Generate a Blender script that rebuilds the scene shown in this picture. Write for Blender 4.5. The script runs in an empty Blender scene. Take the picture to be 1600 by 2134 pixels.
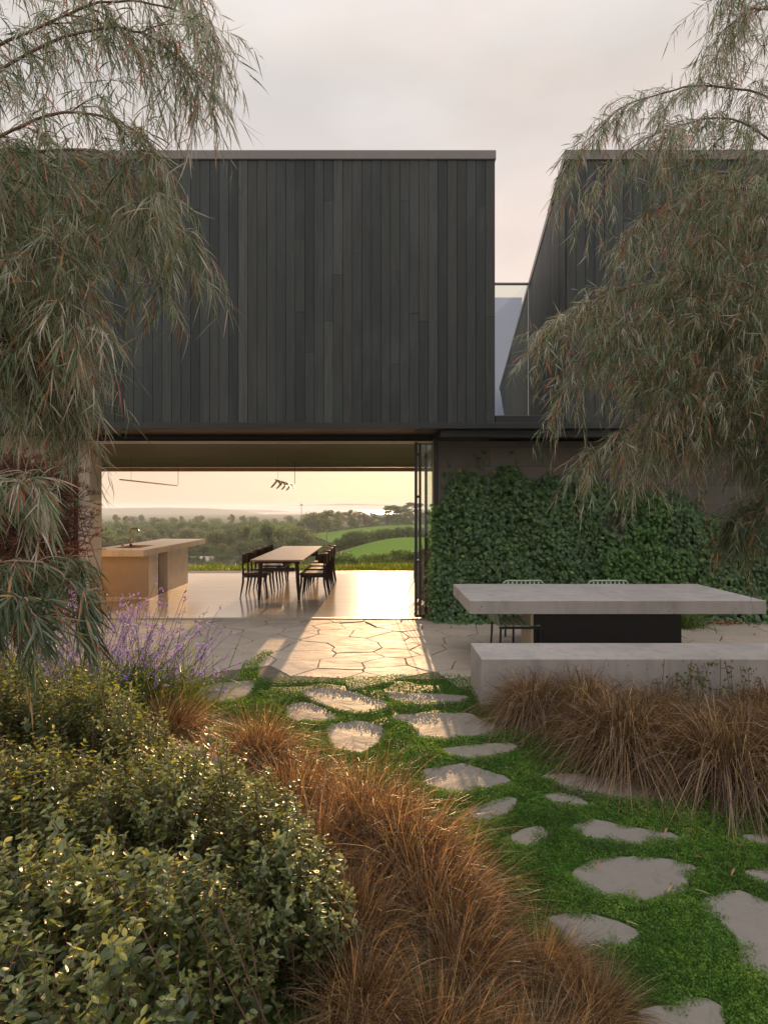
import bpy, math
import numpy as np
from mathutils import Vector

# ------------------------------------------------------------------ scene, camera, sky, sun
S = bpy.context.scene
COL = S.collection
S.render.engine = 'CYCLES'
S.cycles.use_denoising = True
try:
    S.cycles.denoiser = 'OPENIMAGEDENOISE'
except Exception:
    pass
S.cycles.max_bounces = 7
S.cycles.diffuse_bounces = 5
S.cycles.glossy_bounces = 3
S.cycles.transmission_bounces = 6
S.cycles.transparent_max_bounces = 8
S.cycles.volume_bounces = 1
S.cycles.sample_clamp_indirect = 6
S.cycles.caustics_reflective = False
S.cycles.caustics_refractive = False
S.view_settings.view_transform = 'Standard'
S.view_settings.look = 'None'
S.view_settings.gamma = 1
S.view_settings.exposure = 0.4

CAMZ, F, VX, VY = 1.7, 1250.0, 785.0, 1057.0      # eye height, focal length in photo pixels, vanishing point
cam_d = bpy.data.cameras.new('camera')
cam = bpy.data.objects.new('camera', cam_d)
COL.objects.link(cam)
S.camera = cam
cam.location = (0, 0, CAMZ)
cam.rotation_euler = (math.radians(90), 0, 0)
cam_d.sensor_fit = 'HORIZONTAL'
cam_d.sensor_width = 36
cam_d.lens = 36 * F / 1600
cam_d.shift_x = (800 - VX) / 1600
cam_d.shift_y = -(1067 - VY) / 1600
cam_d.clip_start = 0.05
cam_d.clip_end = 30000

SUN_EL, SUN_AZ = math.radians(7.6), math.radians(0.7)

W = bpy.data.worlds.new('World')
S.world = W
W.use_nodes = True
nt = W.node_tree
nt.nodes.clear()
def wn(t, **kw):
    n = nt.nodes.new(t)
    for k, v in kw.items():
        setattr(n, k, v)
    return n
out = wn('ShaderNodeOutputWorld')
bg = wn('ShaderNodeBackground')
bg.inputs['Strength'].default_value = 0.1
sky = wn('ShaderNodeTexSky', sky_type='NISHITA', sun_disc=False, sun_elevation=SUN_EL, sun_rotation=SUN_AZ)
sky.air_density = 1.0; sky.dust_density = 2.0; sky.ozone_density = 1.0
tc = wn('ShaderNodeTexCoord')
sep = wn('ShaderNodeSeparateXYZ')
nt.links.new(tc.outputs['Generated'], sep.inputs[0])
# high thin cloud sheet: elevation colours, patchy
ramp = wn('ShaderNodeValToRGB')
cr = ramp.color_ramp
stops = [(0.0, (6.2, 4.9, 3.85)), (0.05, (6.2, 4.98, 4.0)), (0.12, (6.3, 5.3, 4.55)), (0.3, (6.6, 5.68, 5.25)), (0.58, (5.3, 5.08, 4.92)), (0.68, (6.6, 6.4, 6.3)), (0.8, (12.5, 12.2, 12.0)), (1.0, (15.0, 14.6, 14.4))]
cr.elements[0].position = 0
cr.elements[1].position = 1
for p, c in stops[1:-1]:
    cr.elements.new(p)
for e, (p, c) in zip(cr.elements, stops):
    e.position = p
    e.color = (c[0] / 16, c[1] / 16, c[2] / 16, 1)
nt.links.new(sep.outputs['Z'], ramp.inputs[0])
mp = wn('ShaderNodeMapping')
mp.inputs['Scale'].default_value = (1.3, 1.3, 3.6)
nt.links.new(tc.outputs['Generated'], mp.inputs[0])
nz = wn('ShaderNodeTexNoise')
nz.inputs['Scale'].default_value = 2.6
nz.inputs['Detail'].default_value = 7
nz.inputs['Roughness'].default_value = 0.55
nt.links.new(mp.outputs[0], nz.inputs['Vector'])
nr = wn('ShaderNodeMapRange')
nr.inputs['From Min'].default_value = 0.36
nr.inputs['From Max'].default_value = 0.66
nr.inputs['To Min'].default_value = 1.03
nr.inputs['To Max'].default_value = 1.16
nt.links.new(nz.outputs['Fac'], nr.inputs['Value'])
# the half of the sky away from the sun is dimmer and bluer
back = wn('ShaderNodeMapRange')
back.inputs['From Min'].default_value = -0.7
back.inputs['From Max'].default_value = 0.55
nt.links.new(sep.outputs['Y'], back.inputs['Value'])
bmix = wn('ShaderNodeMix', data_type='RGBA', blend_type='MIX')
bmix.inputs['A'].default_value = (0.90, 0.96, 1.02, 1)
bmix.inputs['B'].default_value = (1, 1, 1, 1)
nt.links.new(back.outputs[0], bmix.inputs['Factor'])
m1 = wn('ShaderNodeVectorMath', operation='MULTIPLY')
nt.links.new(ramp.outputs['Color'], m1.inputs[0])
nt.links.new(bmix.outputs['Result'], m1.inputs[1])
ct = wn('ShaderNodeMix', data_type='RGBA', blend_type='MIX')
ct.inputs['A'].default_value = (0.995, 0.985, 0.99, 1)
ct.inputs['B'].default_value = (1.06, 0.995, 0.95, 1)
nz2 = wn('ShaderNodeTexNoise')
nz2.inputs['Scale'].default_value = 1.9
nz2.inputs['Detail'].default_value = 5
nt.links.new(mp.outputs[0], nz2.inputs['Vector'])
nr2 = wn('ShaderNodeMapRange')
nr2.inputs['From Min'].default_value = 0.38
nr2.inputs['From Max'].default_value = 0.62
nt.links.new(nz2.outputs['Fac'], nr2.inputs['Value'])
nt.links.new(nr2.outputs[0], ct.inputs['Factor'])
m1b = wn('ShaderNodeVectorMath', operation='MULTIPLY')
nt.links.new(m1.outputs[0], m1b.inputs[0])
nt.links.new(ct.outputs['Result'], m1b.inputs[1])
m2 = wn('ShaderNodeVectorMath', operation='SCALE')
nt.links.new(m1b.outputs[0], m2.inputs[0])
nt.links.new(nr.outputs[0], m2.inputs['Scale'])
m3 = wn('ShaderNodeVectorMath', operation='SCALE')
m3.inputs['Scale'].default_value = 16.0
nt.links.new(m2.outputs[0], m3.inputs[0])
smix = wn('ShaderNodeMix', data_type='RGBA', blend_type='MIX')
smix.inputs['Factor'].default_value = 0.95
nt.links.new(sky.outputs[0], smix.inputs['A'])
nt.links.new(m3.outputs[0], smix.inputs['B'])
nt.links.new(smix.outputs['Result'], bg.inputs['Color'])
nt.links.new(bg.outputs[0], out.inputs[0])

sun_d = bpy.data.lights.new('sun', 'SUN')
sun_d.energy = 5.0
sun_d.angle = math.radians(0.5)
sun_d.color = (1.0, 0.60, 0.30)
sun = bpy.data.objects.new('sun', sun_d)
COL.objects.link(sun)
sdir = Vector((math.sin(SUN_AZ) * math.cos(SUN_EL), math.cos(SUN_AZ) * math.cos(SUN_EL), math.sin(SUN_EL)))
sun.rotation_euler = sdir.to_track_quat('Z', 'Y').to_euler()
sun.location = (2, 40, 12)

# ------------------------------------------------------------------ helpers
def px(x, y, Y):
    """a point Y metres ahead of the photographer, from its place in the photograph"""
    return np.array([(x - VX) / F * Y, Y, CAMZ - (y - VY) / F * Y])

def gx(x, y, z=0.0):
    Y = F * (CAMZ - z) / (y - VY)
    return np.array([(x - VX) / F * Y, Y, z])

def nrm(v):
    return v / np.maximum(np.linalg.norm(v, axis=-1, keepdims=True), 1e-9)

class G:
    """collects geometry, builds one mesh"""
    def __init__(s):
        s.v, s.lv, s.lt, s.r, s.n = [], [], [], [], 0
    def add(s, V, faces, rnd=0.5):
        V = np.asarray(V, float)
        for f in faces:
            s.lv.append(np.asarray(f) + s.n)
            s.lt.append(np.array([len(f)]))
        s.v.append(V)
        s.r.append(np.full(len(V), rnd) if np.isscalar(rnd) else rnd)
        s.n += len(V)
    def addq(s, V, Fq, rnd):
        s.v.append(V)
        s.lv.append((Fq + s.n).ravel())
        s.lt.append(np.full(len(Fq), Fq.shape[1]))
        s.r.append(rnd)
        s.n += len(V)
    def box(s, x0, x1, y0, y1, z0, z1, rnd=0.5):
        V = [(x0, y0, z0), (x1, y0, z0), (x1, y1, z0), (x0, y1, z0), (x0, y0, z1), (x1, y0, z1), (x1, y1, z1), (x0, y1, z1)]
        s.add(V, [(0, 3, 2, 1), (4, 5, 6, 7), (0, 1, 5, 4), (1, 2, 6, 5), (2, 3, 7, 6), (3, 0, 4, 7)], rnd)
    def cbox(s, x0, x1, y0, y1, z0, z1, b=0.006, rnd=0.5):
        """box with small chamfers"""
        c = np.array([(x0 + x1) / 2, (y0 + y1) / 2, (z0 + z1) / 2])
        h = np.array([x1 - x0, y1 - y0, z1 - z0]) / 2
        V, idx = [], {}
        for sx in (-1, 1):
            for sy in (-1, 1):
                for sz in (-1, 1):
                    for a in range(3):
                        p = np.array([sx, sy, sz]) * (h - b)
                        p[a] = (sx, sy, sz)[a] * h[a]
                        idx[(sx, sy, sz, a)] = len(V)
                        V.append(c + p)
        fs = []
        for a in range(3):
            o = [i for i in range(3) if i != a]
            for sg in (-1, 1):
                q = []
                for (u, w) in ((-1, -1), (1, -1), (1, 1), (-1, 1)):
                    k = [0, 0, 0]; k[a] = sg; k[o[0]] = u; k[o[1]] = w
                    q.append(idx[(*k, a)])
                fs.append(q)
        for a in range(3):
            o = [i for i in range(3) if i != a]
            for u in (-1, 1):
                for w in (-1, 1):
                    k0 = [0, 0, 0]; k0[a] = -1; k0[o[0]] = u; k0[o[1]] = w
                    k1 = list(k0); k1[a] = 1
                    fs.append([idx[(*k0, o[0])], idx[(*k1, o[0])], idx[(*k1, o[1])], idx[(*k0, o[1])]])
        for sx in (-1, 1):
            for sy in (-1, 1):
                for sz in (-1, 1):
                    fs.append([idx[(sx, sy, sz, a)] for a in range(3)])
        W_ = np.array(V)
        fs = [f if np.dot(np.cross(W_[f[1]] - W_[f[0]], W_[f[2]] - W_[f[0]]), W_[f].mean(0) - c) > 0 else f[::-1] for f in fs]
        s.add(V, fs, rnd)
    def prism(s, poly, z0, z1, rnd=0.5):
        n = len(poly)
        poly = np.asarray(poly, float)
        V = np.vstack([np.c_[poly, np.full(n, z0)], np.c_[poly, np.full(n, z1)]])
        a = sum(poly[i][0] * poly[(i + 1) % n][1] - poly[(i + 1) % n][0] * poly[i][1] for i in range(n))
        fs = [list(range(n, 2 * n)), list(range(n - 1, -1, -1))] + [[i, (i + 1) % n, n + (i + 1) % n, n + i] for i in range(n)]
        if a < 0:
            fs = [f[::-1] for f in fs]
        s.add(V, fs, rnd)
    def extrude(s, P, d, rnd=0.5):
        """3-D polygon P extruded along d"""
        P = np.asarray(P, float); n = len(P)
        V = np.vstack([P, P + np.asarray(d)])
        s.add(V, [list(range(n)), list(range(2 * n - 1, n - 1, -1))] + [[i, n + i, n + (i + 1) % n, (i + 1) % n] for i in range(n)], rnd)
    def tube(s, pts, rad, n=6, rnd=0.5, cap=True):
        pts = np.asarray(pts, float); m = len(pts)
        rad = np.full(m, rad) if np.isscalar(rad) else np.asarray(rad)
        T = nrm(np.gradient(pts, axis=0))
        ref = np.array([0.31, 0.2, 0.93]) if abs(T[0][2]) < 0.8 else np.array([0.9, 0.37, 0.1])
        a = np.arange(n) / n * 2 * math.pi
        V = []
        for i in range(m):
            u = nrm(np.cross(T[i], ref)); w = np.cross(T[i], u)
            V.append(pts[i] + rad[i] * (np.cos(a)[:, None] * u + np.sin(a)[:, None] * w))
        V = np.vstack(V)
        i, j = np.meshgrid(np.arange(m - 1), np.arange(n), indexing='ij')
        Fq = np.stack([i * n + j, i * n + (j + 1) % n, (i + 1) * n + (j + 1) % n, (i + 1) * n + j], -1).reshape(-1, 4)
        n0 = s.n
        s.addq(V, Fq, np.full(len(V), rnd))
        if cap:
            for base, fl in ((0, True), ((m - 1) * n, False)):
                f = np.arange(n) + base + n0
                s.lv.append(f[::-1] if fl else f); s.lt.append(np.array([n]))
    def ribbons(s, P, D, L, Wd, k=4, droop=0.3, prof=None, curl=0.0, rnd=None, fold=0.0, rng=None, side=None, zmin=None):
        N = len(P)
        if N == 0:
            return
        D = nrm(np.asarray(D, float)); L = np.broadcast_to(L, (N,)); Wd = np.broadcast_to(Wd, (N,)); droop = np.broadcast_to(droop, (N,))
        t = np.linspace(0, 1, k + 1)
        R = rng.normal(size=(N, 3)) if side is None else side
        Sd = nrm(np.cross(D, R))
        Nn = np.cross(Sd, D)
        C = P[:, None] + D[:, None] * (L[:, None] * t)[..., None]
        C[:, :, 2] -= (droop * L)[:, None] * t ** 2
        if curl:
            cu = rng.normal(size=N) * curl
            C += Nn[:, None] * ((cu * L)[:, None] * t ** 2)[..., None]
        if zmin is not None:
            C[:, :, 2] = np.maximum(C[:, :, 2], zmin + 0.004 * t)
        prof = np.ones(k + 1) if prof is None else np.asarray(prof)
        w = (Wd[:, None] * prof / 2)[..., None]
        if fold:
            V = np.stack([C - Sd[:, None] * w, C - Nn[:, None] * w * fold, C + Sd[:, None] * w], 2)
            c = 3
        else:
            V = np.stack([C - Sd[:, None] * w, C + Sd[:, None] * w], 2)
            c = 2
        per = (k + 1) * c
        i, j = np.meshgrid(np.arange(k), np.arange(c - 1), indexing='ij')
        q = np.stack([i * c + j, i * c + j + 1, (i + 1) * c + j + 1, (i + 1) * c + j], -1).reshape(-1, 4)
        Fq = (np.arange(N)[:, None, None] * per + q[None]).reshape(-1, 4)
        rnd = rng.random(N) if rnd is None else np.broadcast_to(rnd, (N,))
        s.addq(V.reshape(-1, 3), Fq, np.repeat(rnd, per))
    def build(s, name, mat, parent=None, smooth=False, origin=None, rot=0.0):
        me = bpy.data.meshes.new(name)
        V = np.vstack(s.v).astype(np.float32)
        if origin is not None:
            V = V - np.asarray(origin, np.float32)
        lv = np.concatenate(s.lv).astype(np.int32)
        lt = np.concatenate(s.lt).astype(np.int32)
        me.vertices.add(len(V)); me.vertices.foreach_set('co', V.ravel())
        me.loops.add(len(lv)); me.loops.foreach_set('vertex_index', lv)
        me.polygons.add(len(lt))
        me.polygons.foreach_set('loop_start', np.concatenate([[0], np.cumsum(lt)[:-1]]).astype(np.int32))
        me.polygons.foreach_set('use_smooth', np.full(len(lt), smooth))
        at = me.attributes.new('rnd', 'FLOAT', 'POINT')
        at.data.foreach_set('value', np.concatenate(s.r).astype(np.float32))
        me.update(calc_edges=True)
        me.validate()
        me.materials.append(mat)
        o = bpy.data.objects.new(name, me)
        COL.objects.link(o)
        if parent is not None:
            o.parent = parent
        elif origin is not None:
            o.location = origin
        return o

def tag(o, label=None, cat=None, group=None, kind=None):
    if label: o['label'] = label
    if cat: o['category'] = cat
    if group: o['group'] = group
    if kind: o['kind'] = kind
    return o

def thing(name, label, cat, loc=(0, 0, 0), rotz=0.0, group=None):
    o = bpy.data.objects.new(name, None)
    COL.objects.link(o)
    o.location = loc
    o.rotation_euler = (0, 0, rotz)
    o.empty_display_size = 0.1
    return tag(o, label, cat, group)

def dup(root, loc, rotz, scale=None, label=None):
    r = root.copy(); COL.objects.link(r)
    r.location = loc; r.rotation_euler = (0, 0, rotz)
    if scale is not None: r.scale = (scale, scale, scale) if np.isscalar(scale) else scale
    if label: r['label'] = label
    for ch in list(root.children):
        c = ch.copy(); COL.objects.link(c); c.parent = r
        for g in list(ch.children):
            d = g.copy(); COL.objects.link(d); d.parent = c
    return r

# ------------------------------------------------------------------ materials
class M:
    def __init__(s, name):
        s.m = bpy.data.materials.new(name)
        s.m.use_nodes = True
        s.t = s.m.node_tree
        s.t.nodes.clear()
        s.out = s.t.nodes.new('ShaderNodeOutputMaterial')
    def n(s, t, ins=None, **kw):
        n = s.t.nodes.new(t)
        for k, v in kw.items(): setattr(n, k, v)
        for k, v in (ins or {}).items():
            if hasattr(v, 'is_linked') or isinstance(v, bpy.types.NodeSocket):
                s.t.links.new(v, n.inputs[k])
            else:
                n.inputs[k].default_value = v
        return n
    def noise(s, scale, detail=4, rough=0.55, stretch=None, coord='Object', vec=None, dist=0.0):
        if vec is None:
            vec = s.n('ShaderNodeTexCoord').outputs[coord]
        if stretch is not None:
            vec = s.n('ShaderNodeMapping', {'Vector': vec, 'Scale': stretch}).outputs[0]
        return s.n('ShaderNodeTexNoise', {'Vector': vec, 'Scale': scale, 'Detail': detail, 'Roughness': rough, 'Distortion': dist}).outputs['Fac']
    def ramp(s, fac, stops, interp='LINEAR'):
        r = s.n('ShaderNodeValToRGB', {'Fac': fac})
        c = r.color_ramp
        c.interpolation = interp
        while len(c.elements) < len(stops): c.elements.new(0.5)
        for e, (p, col) in zip(c.elements, stops):
            e.position = p
            e.color = (*col, 1) if len(col) == 3 else col
        return r.outputs['Color']
    def mixc(s, f, a, b, mode='MIX'):
        n = s.n('ShaderNodeMix', data_type='RGBA', blend_type=mode)
        for sock, v in (('Factor', f), ('A', a), ('B', b)):
            i = [x for x in n.inputs if x.name == sock and (x.type == 'RGBA' or sock == 'Factor' and x.type == 'VALUE')][0]
            if isinstance(v, bpy.types.NodeSocket): s.t.links.new(v, i)
            else: i.default_value = v if sock == 'Factor' else (*v, 1) if len(v) == 3 else v
        return [x for x in n.outputs if x.type == 'RGBA'][0]
    def attr(s, name='rnd'):
        return s.n('ShaderNodeAttribute', attribute_name=name).outputs['Fac']
    def math(s, op, a, b=0.0):
        return s.n('ShaderNodeMath', {0: a, 1: b}, operation=op).outputs[0]
    def maprange(s, v, a, b, c, d):
        return s.n('ShaderNodeMapRange', {'Value': v, 'From Min': a, 'From Max': b, 'To Min': c, 'To Max': d}).outputs[0]
    def bump(s, h, strength=0.3, dist=0.01, normal=None):
        ins = {'Height': h, 'Strength': strength, 'Distance': dist}
        if normal is not None: ins['Normal'] = normal
        return s.n('ShaderNodeBump', ins).outputs[0]
    def finish(s, col, rough=0.6, spec=0.5, metal=0.0, normal=None, trans=None, tfac=0.0, coat=0.0):
        ins = {'Base Color': col if isinstance(col, bpy.types.NodeSocket) else (*col, 1), 'Roughness': rough, 'Metallic': metal, 'Specular IOR Level': spec}
        if normal is not None: ins['Normal'] = normal
        if coat: ins['Coat Weight'] = coat
        p = s.n('ShaderNodeBsdfPrincipled', ins)
        sh = p.outputs[0]
        if tfac:
            tr = s.n('ShaderNodeBsdfTranslucent', {'Color': trans if isinstance(trans, bpy.types.NodeSocket) else (*trans, 1)})
            sh = s.n('ShaderNodeMixShader', {0: tfac, 1: sh, 2: tr.outputs[0]}).outputs[0]
        s.t.links.new(sh, s.out.inputs['Surface'])
        return s.m

def m_plain(name, col, rough=0.6, spec=0.5, metal=0.0, var=0.12, scale=6.0, bump=0.0):
    m = M(name)
    f = m.noise(scale, 5)
    c = m.ramp(f, [(0.25, tuple(x * (1 - var) for x in col)), (0.75, tuple(min(1, x * (1 + var)) for x in col))])
    nn = m.bump(m.noise(scale * 8, 4), bump, 0.004) if bump else None
    return m.finish(c, rough, spec, metal, nn)

def m_leaf(name, stops, rough=0.45, spec=0.4, tfac=0.35, tmul=(1.5, 1.5, 0.8), interp='LINEAR'):
    m = M(name)
    c = m.ramp(m.attr(), stops, interp)
    t = m.mixc(1.0, c, tmul, 'MULTIPLY')
    return m.finish(c, rough, spec, 0, None, t, tfac)

def m_concrete(name, col, dirt=0.25, rough=0.6):
    m = M(name)
    a = m.noise(2.2, 8, 0.6)
    b = m.noise(9, 6, 0.65, stretch=(1, 1, 0.25))
    c = m.ramp(a, [(0.3, tuple(x * (1 - dirt) for x in col)), (0.5, col), (0.72, tuple(x * (1 + dirt * .45) for x in col))])
    c = m.mixc(m.maprange(b, 0.5, 0.75, 0, 0.55), c, tuple(x * .58 for x in col))
    dr = m.noise(5, 5, 0.6, stretch=(1.6, 1.6, 0.05))
    c = m.mixc(m.maprange(dr, 0.55, 0.72, 0, 0.4), c, tuple(x * .5 for x in col))
    pores = m.n('ShaderNodeTexVoronoi', {'Vector': m.n('ShaderNodeTexCoord').outputs['Object'], 'Scale': 16.0}).outputs['Distance']
    pm = m.maprange(pores, 0.09, 0.15, 1, 0)
    gate = m.maprange(m.noise(3.1, 2), 0.5, 0.62, 0, 1)
    c = m.mixc(m.math('MULTIPLY', pm, gate), c, tuple(x * .35 for x in col))
    return m.finish(c, rough, 0.35, 0, m.bump(m.noise(60, 5), 0.12, 0.004))

def m_boards(name):
    m = M(name)
    r = m.attr()
    grain = m.noise(14, 7, 0.65, stretch=(3.0, 3.0, 0.12))
    big = m.noise(1.6, 5, 0.6, stretch=(1.5, 1.5, 0.35))
    base = m.ramp(r, [(0.0, (0.034, 0.042, 0.041)), (0.3, (0.050, 0.060, 0.058)), (0.6, (0.066, 0.070, 0.065)), (0.8, (0.054, 0.067, 0.067)), (1.0, (0.105, 0.112, 0.106))])
    c = m.mixc(m.maprange(grain, 0.35, 0.7, 0, 0.6), base, (0.018, 0.020, 0.019))
    c = m.mixc(m.maprange(big, 0.5, 0.75, 0, 0.5), c, (0.10, 0.108, 0.108))
    return m.finish(c, 0.62, 0.35, 0, m.bump(grain, 0.25, 0.004))

def m_stone(name, c0, c1, c2, rough0=0.3, rough1=0.55):
    m = M(name)
    r = m.attr()
    a = m.noise(3.0, 7, 0.62, stretch=(1, 1.6, 1))
    b = m.noise(22, 6, 0.7)
    c = m.mixc(m.maprange(a, 0.3, 0.7, 0, 1), c0, c1)
    c = m.mixc(m.maprange(r, 0, 1, 0, 0.7), c, c2)
    c = m.mixc(m.maprange(b, 0.58, 0.75, 0, 0.35), c, tuple(x * .5 for x in c0))
    rr = m.maprange(a, 0.3, 0.7, rough0, rough1)
    hh = m.math('ADD', m.math('MULTIPLY', a, 2.2), m.math('MULTIPLY', b, 0.5))
    st = m.noise(1.1, 6, 0.7)
    c = m.mixc(m.maprange(st, 0.5, 0.72, 0, 0.4), c, tuple(x * .62 for x in c0))
    vein = m.noise(2.4, 3, 0.5, dist=1.6)
    vl = m.math('ABSOLUTE', m.math('SUBTRACT', vein, 0.5))
    c = m.mixc(m.maprange(vl, 0.0, 0.009, 0.22, 0), c, tuple(x * .45 for x in c0))
    return m.finish(c, rr, 0.09, 0, m.bump(hh, 0.4, 0.014))

MAT = {}
MAT['boards'] = m_boards('charred_timber_boards')
MAT['dark_metal'] = m_plain('dark_steel', (0.025, 0.028, 0.030), 0.42, 0.5, 0.0)
MAT['cap'] = m_plain('grey_metal_capping', (0.20, 0.185, 0.175), 0.45, 0.5, 0.3, 0.06, 2)
MAT['track'] = m_plain('pale_aluminium', (0.62, 0.56, 0.42), 0.4, 0.5, 0.4)
MAT['ceil'] = None
MAT['concrete'] = m_concrete('board_marked_concrete', (0.62, 0.54, 0.42), 0.14)
MAT['tableconc'] = m_concrete('cast_concrete', (0.42, 0.385, 0.365), 0.2, 0.6)
m = M('pale_translucent_panel')
MAT['render'] = m.finish((0.80, 0.79, 0.86), 0.8, 0.2, 0, None, (0.30, 0.36, 0.62), 0.42)
MAT['black'] = m_plain('black_panel', (0.012, 0.012, 0.012), 0.5)
MAT['oak'] = m_plain('pale_timber', (0.42, 0.30, 0.18), 0.45, 0.4, 0, 0.1)
MAT['tabletop'] = m_plain('tabletop_timber', (0.42, 0.29, 0.19), 0.3, 0.5, 0, 0.1, 3)
MAT['walnut'] = m_plain('dark_walnut', (0.055, 0.028, 0.016), 0.35, 0.5, 0, 0.25)
MAT['blackwood'] = m_plain('black_timber', (0.016, 0.013, 0.011), 0.4)
MAT['counter'] = m_concrete('pale_stone_worktop', (0.84, 0.74, 0.60), 0.08, 0.35)
MAT['cabinet'] = m_plain('cabinet_timber', (0.50, 0.41, 0.31), 0.5, 0.4, 0, 0.1, 3)
MAT['steel'] = m_plain('brushed_steel', (0.40, 0.34, 0.27), 0.28, 0.5, 1.0)
MAT['brass'] = m_plain('brass', (0.52, 0.40, 0.20), 0.35, 0.5, 0.7)
MAT['orange'] = m_plain('orange_panel', (0.62, 0.13, 0.03), 0.5)
MAT['palegreen'] = m_plain('pale_green_metal', (0.36, 0.46, 0.34), 0.45)
MAT['rope'] = m_plain('sage_upholstery', (0.34, 0.35, 0.27), 0.8, 0.2)
MAT['rock'] = m_stone('boulder', (0.23, 0.17, 0.13), (0.30, 0.23, 0.18), (0.20, 0.16, 0.13), 0.6, 0.8)
MAT['patio'] = m_stone('flagstone', (0.39, 0.32, 0.255), (0.50, 0.42, 0.34), (0.36, 0.31, 0.26), 0.56, 0.72)
MAT['step'] = m_stone('stepping_stone', (0.190, 0.168, 0.138), (0.262, 0.230, 0.190), (0.195, 0.182, 0.168), 0.52, 0.70)
MAT['joint'] = m_plain('joint_mortar', (0.14, 0.115, 0.09), 0.9, 0.2, 0, 0.2, 20)
MAT['soil'] = m_plain('soil', (0.045, 0.034, 0.024), 0.95, 0.1, 0, 0.4, 9, 0.6)

m = M('ceiling_timber')
g_ = m.noise(9, 6, 0.6, stretch=(0.1, 3, 1))
MAT['ceil'] = m.finish(m.ramp(g_, [(0.3, (0.032, 0.014, 0.008)), (0.7, (0.085, 0.036, 0.017))]), 0.42, 0.5, 0, m.bump(g_, 0.2, 0.004))

m = M('polished_floor_boards')
co = m.n('ShaderNodeTexCoord').outputs['Object']
br = m.n('ShaderNodeTexBrick', {'Vector': co, 'Color1': (0.70, 0.58, 0.45, 1), 'Color2': (0.78, 0.65, 0.51, 1), 'Mortar': (0.45, 0.36, 0.26, 1), 'Scale': 1.0, 'Mortar Size': 0.004, 'Brick Width': 2.6, 'Row Height': 0.18})
gr = m.noise(7, 6, 0.6, stretch=(0.25, 5, 1))
c_ = m.mixc(m.maprange(gr, 0.4, 0.75, 0, 0.3), br.outputs['Color'], (0.42, 0.32, 0.22))
MAT['floor'] = m.finish(c_, m.maprange(gr, 0.3, 0.7, 0.12, 0.19), 0.7, 0, m.bump(br.outputs['Fac'], 0.2, 0.002, m.bump(gr, 0.05, 0.002)))

m = M('concrete_block_wall')
co = m.n('ShaderNodeTexCoord').outputs['Object']
mv = m.n('ShaderNodeMapping', {'Vector': co, 'Rotation': (math.radians(90), 0, 0)}).outputs[0]
br = m.n('ShaderNodeTexBrick', {'Vector': mv, 'Color1': (0.125, 0.114, 0.10, 1), 'Color2': (0.155, 0.142, 0.125, 1), 'Mortar': (0.095, 0.085, 0.075, 1), 'Scale': 1.0, 'Mortar Size': 0.006, 'Brick Width': 0.8, 'Row Height': 0.29})
sp = m.noise(6, 7, 0.65)
c_ = m.mixc(m.maprange(sp, 0.45, 0.75, 0, 0.5), br.outputs['Color'], (0.17, 0.145, 0.125))
MAT['block'] = m.finish(c_, 0.85, 0.2, 0, m.bump(br.outputs['Fac'], -0.5, 0.01, m.bump(m.noise(45, 5), 0.3, 0.006)))

m = M('clear_glass')
gl = m.n('ShaderNodeBsdfGlossy', {'Color': (1, 1, 1, 1), 'Roughness': 0.02})
tr = m.n('ShaderNodeBsdfTransparent', {'Color': (0.90, 0.94, 0.91, 1)})
fr = m.n('ShaderNodeFresnel', {'IOR': 1.45})
ms = m.n('ShaderNodeMixShader', {0: fr.outputs[0], 1: tr.outputs[0], 2: gl.outputs[0]})
m.t.links.new(ms.outputs[0], m.out.inputs['Surface'])
MAT['glass'] = m.m

m = M('terrain_grass')
a = m.noise(0.03, 6, 0.6)
b = m.noise(1.5, 5)
c_ = m.ramp(a, [(0.3, (0.028, 0.042, 0.014)), (0.6, (0.045, 0.062, 0.020)), (0.8, (0.06, 0.065, 0.03))])
c_ = m.mixc(m.maprange(b, 0.4, 0.7, 0, 0.4), c_, (0.03, 0.04, 0.012))
MAT['terrain'] = m.finish(c_, 0.95, 0.0)

m = M('crop_rows')
co = m.n('ShaderNodeTexCoord').outputs['Object']
wv = m.n('ShaderNodeTexWave', {'Vector': m.n('ShaderNodeMapping', {'Vector': co, 'Rotation': (0, 0, math.radians(-62))}).outputs[0], 'Scale': 0.35, 'Distortion': 0.8, 'Detail': 3.0, 'Detail Scale': 2.0}).outputs['Fac']
nz_ = m.noise(0.6, 6, 0.7)
c_ = m.mixc(m.maprange(wv, 0.2, 0.8, 0, 0.55), (0.13, 0.22, 0.04), (0.075, 0.12, 0.03))
c_ = m.mixc(m.maprange(nz_, 0.4, 0.7, 0, 0.5), c_, (0.085, 0.15, 0.03))
MAT['crop'] = m.finish(c_, 0.9, 0.0, 0, m.bump(nz_, 0.6, 0.3))

m = M('sea_water')
MAT['sea'] = m.finish((0.10, 0.12, 0.13), 0.22, 0.5, 0, m.bump(m.noise(0.05, 6, 0.7, stretch=(0.4, 1, 1)), 0.5, 3.0))
m = M('pond_water')
MAT['pond'] = m.finish((0.03, 0.04, 0.03), 0.06, 0.5, 0, m.bump(m.noise(1.2, 4), 0.15, 0.05))
MAT['hill'] = m_plain('far_hills', (0.045, 0.055, 0.040), 0.95, 0.1, 0, 0.35, 0.004)
MAT['spray'] = m_plain('water_spray', (0.8, 0.8, 0.8), 0.3)
MAT['mast'] = m_plain('grey_galvanised_mast', (0.22, 0.22, 0.22), 0.5)
MAT['bark'] = m_plain('bark', (0.075, 0.055, 0.042), 0.9, 0.2, 0, 0.4, 18, 0.5)
MAT['gumbark'] = m_plain('pale_gum_bark', (0.30, 0.25, 0.19), 0.8, 0.2, 0, 0.2, 2)
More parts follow.
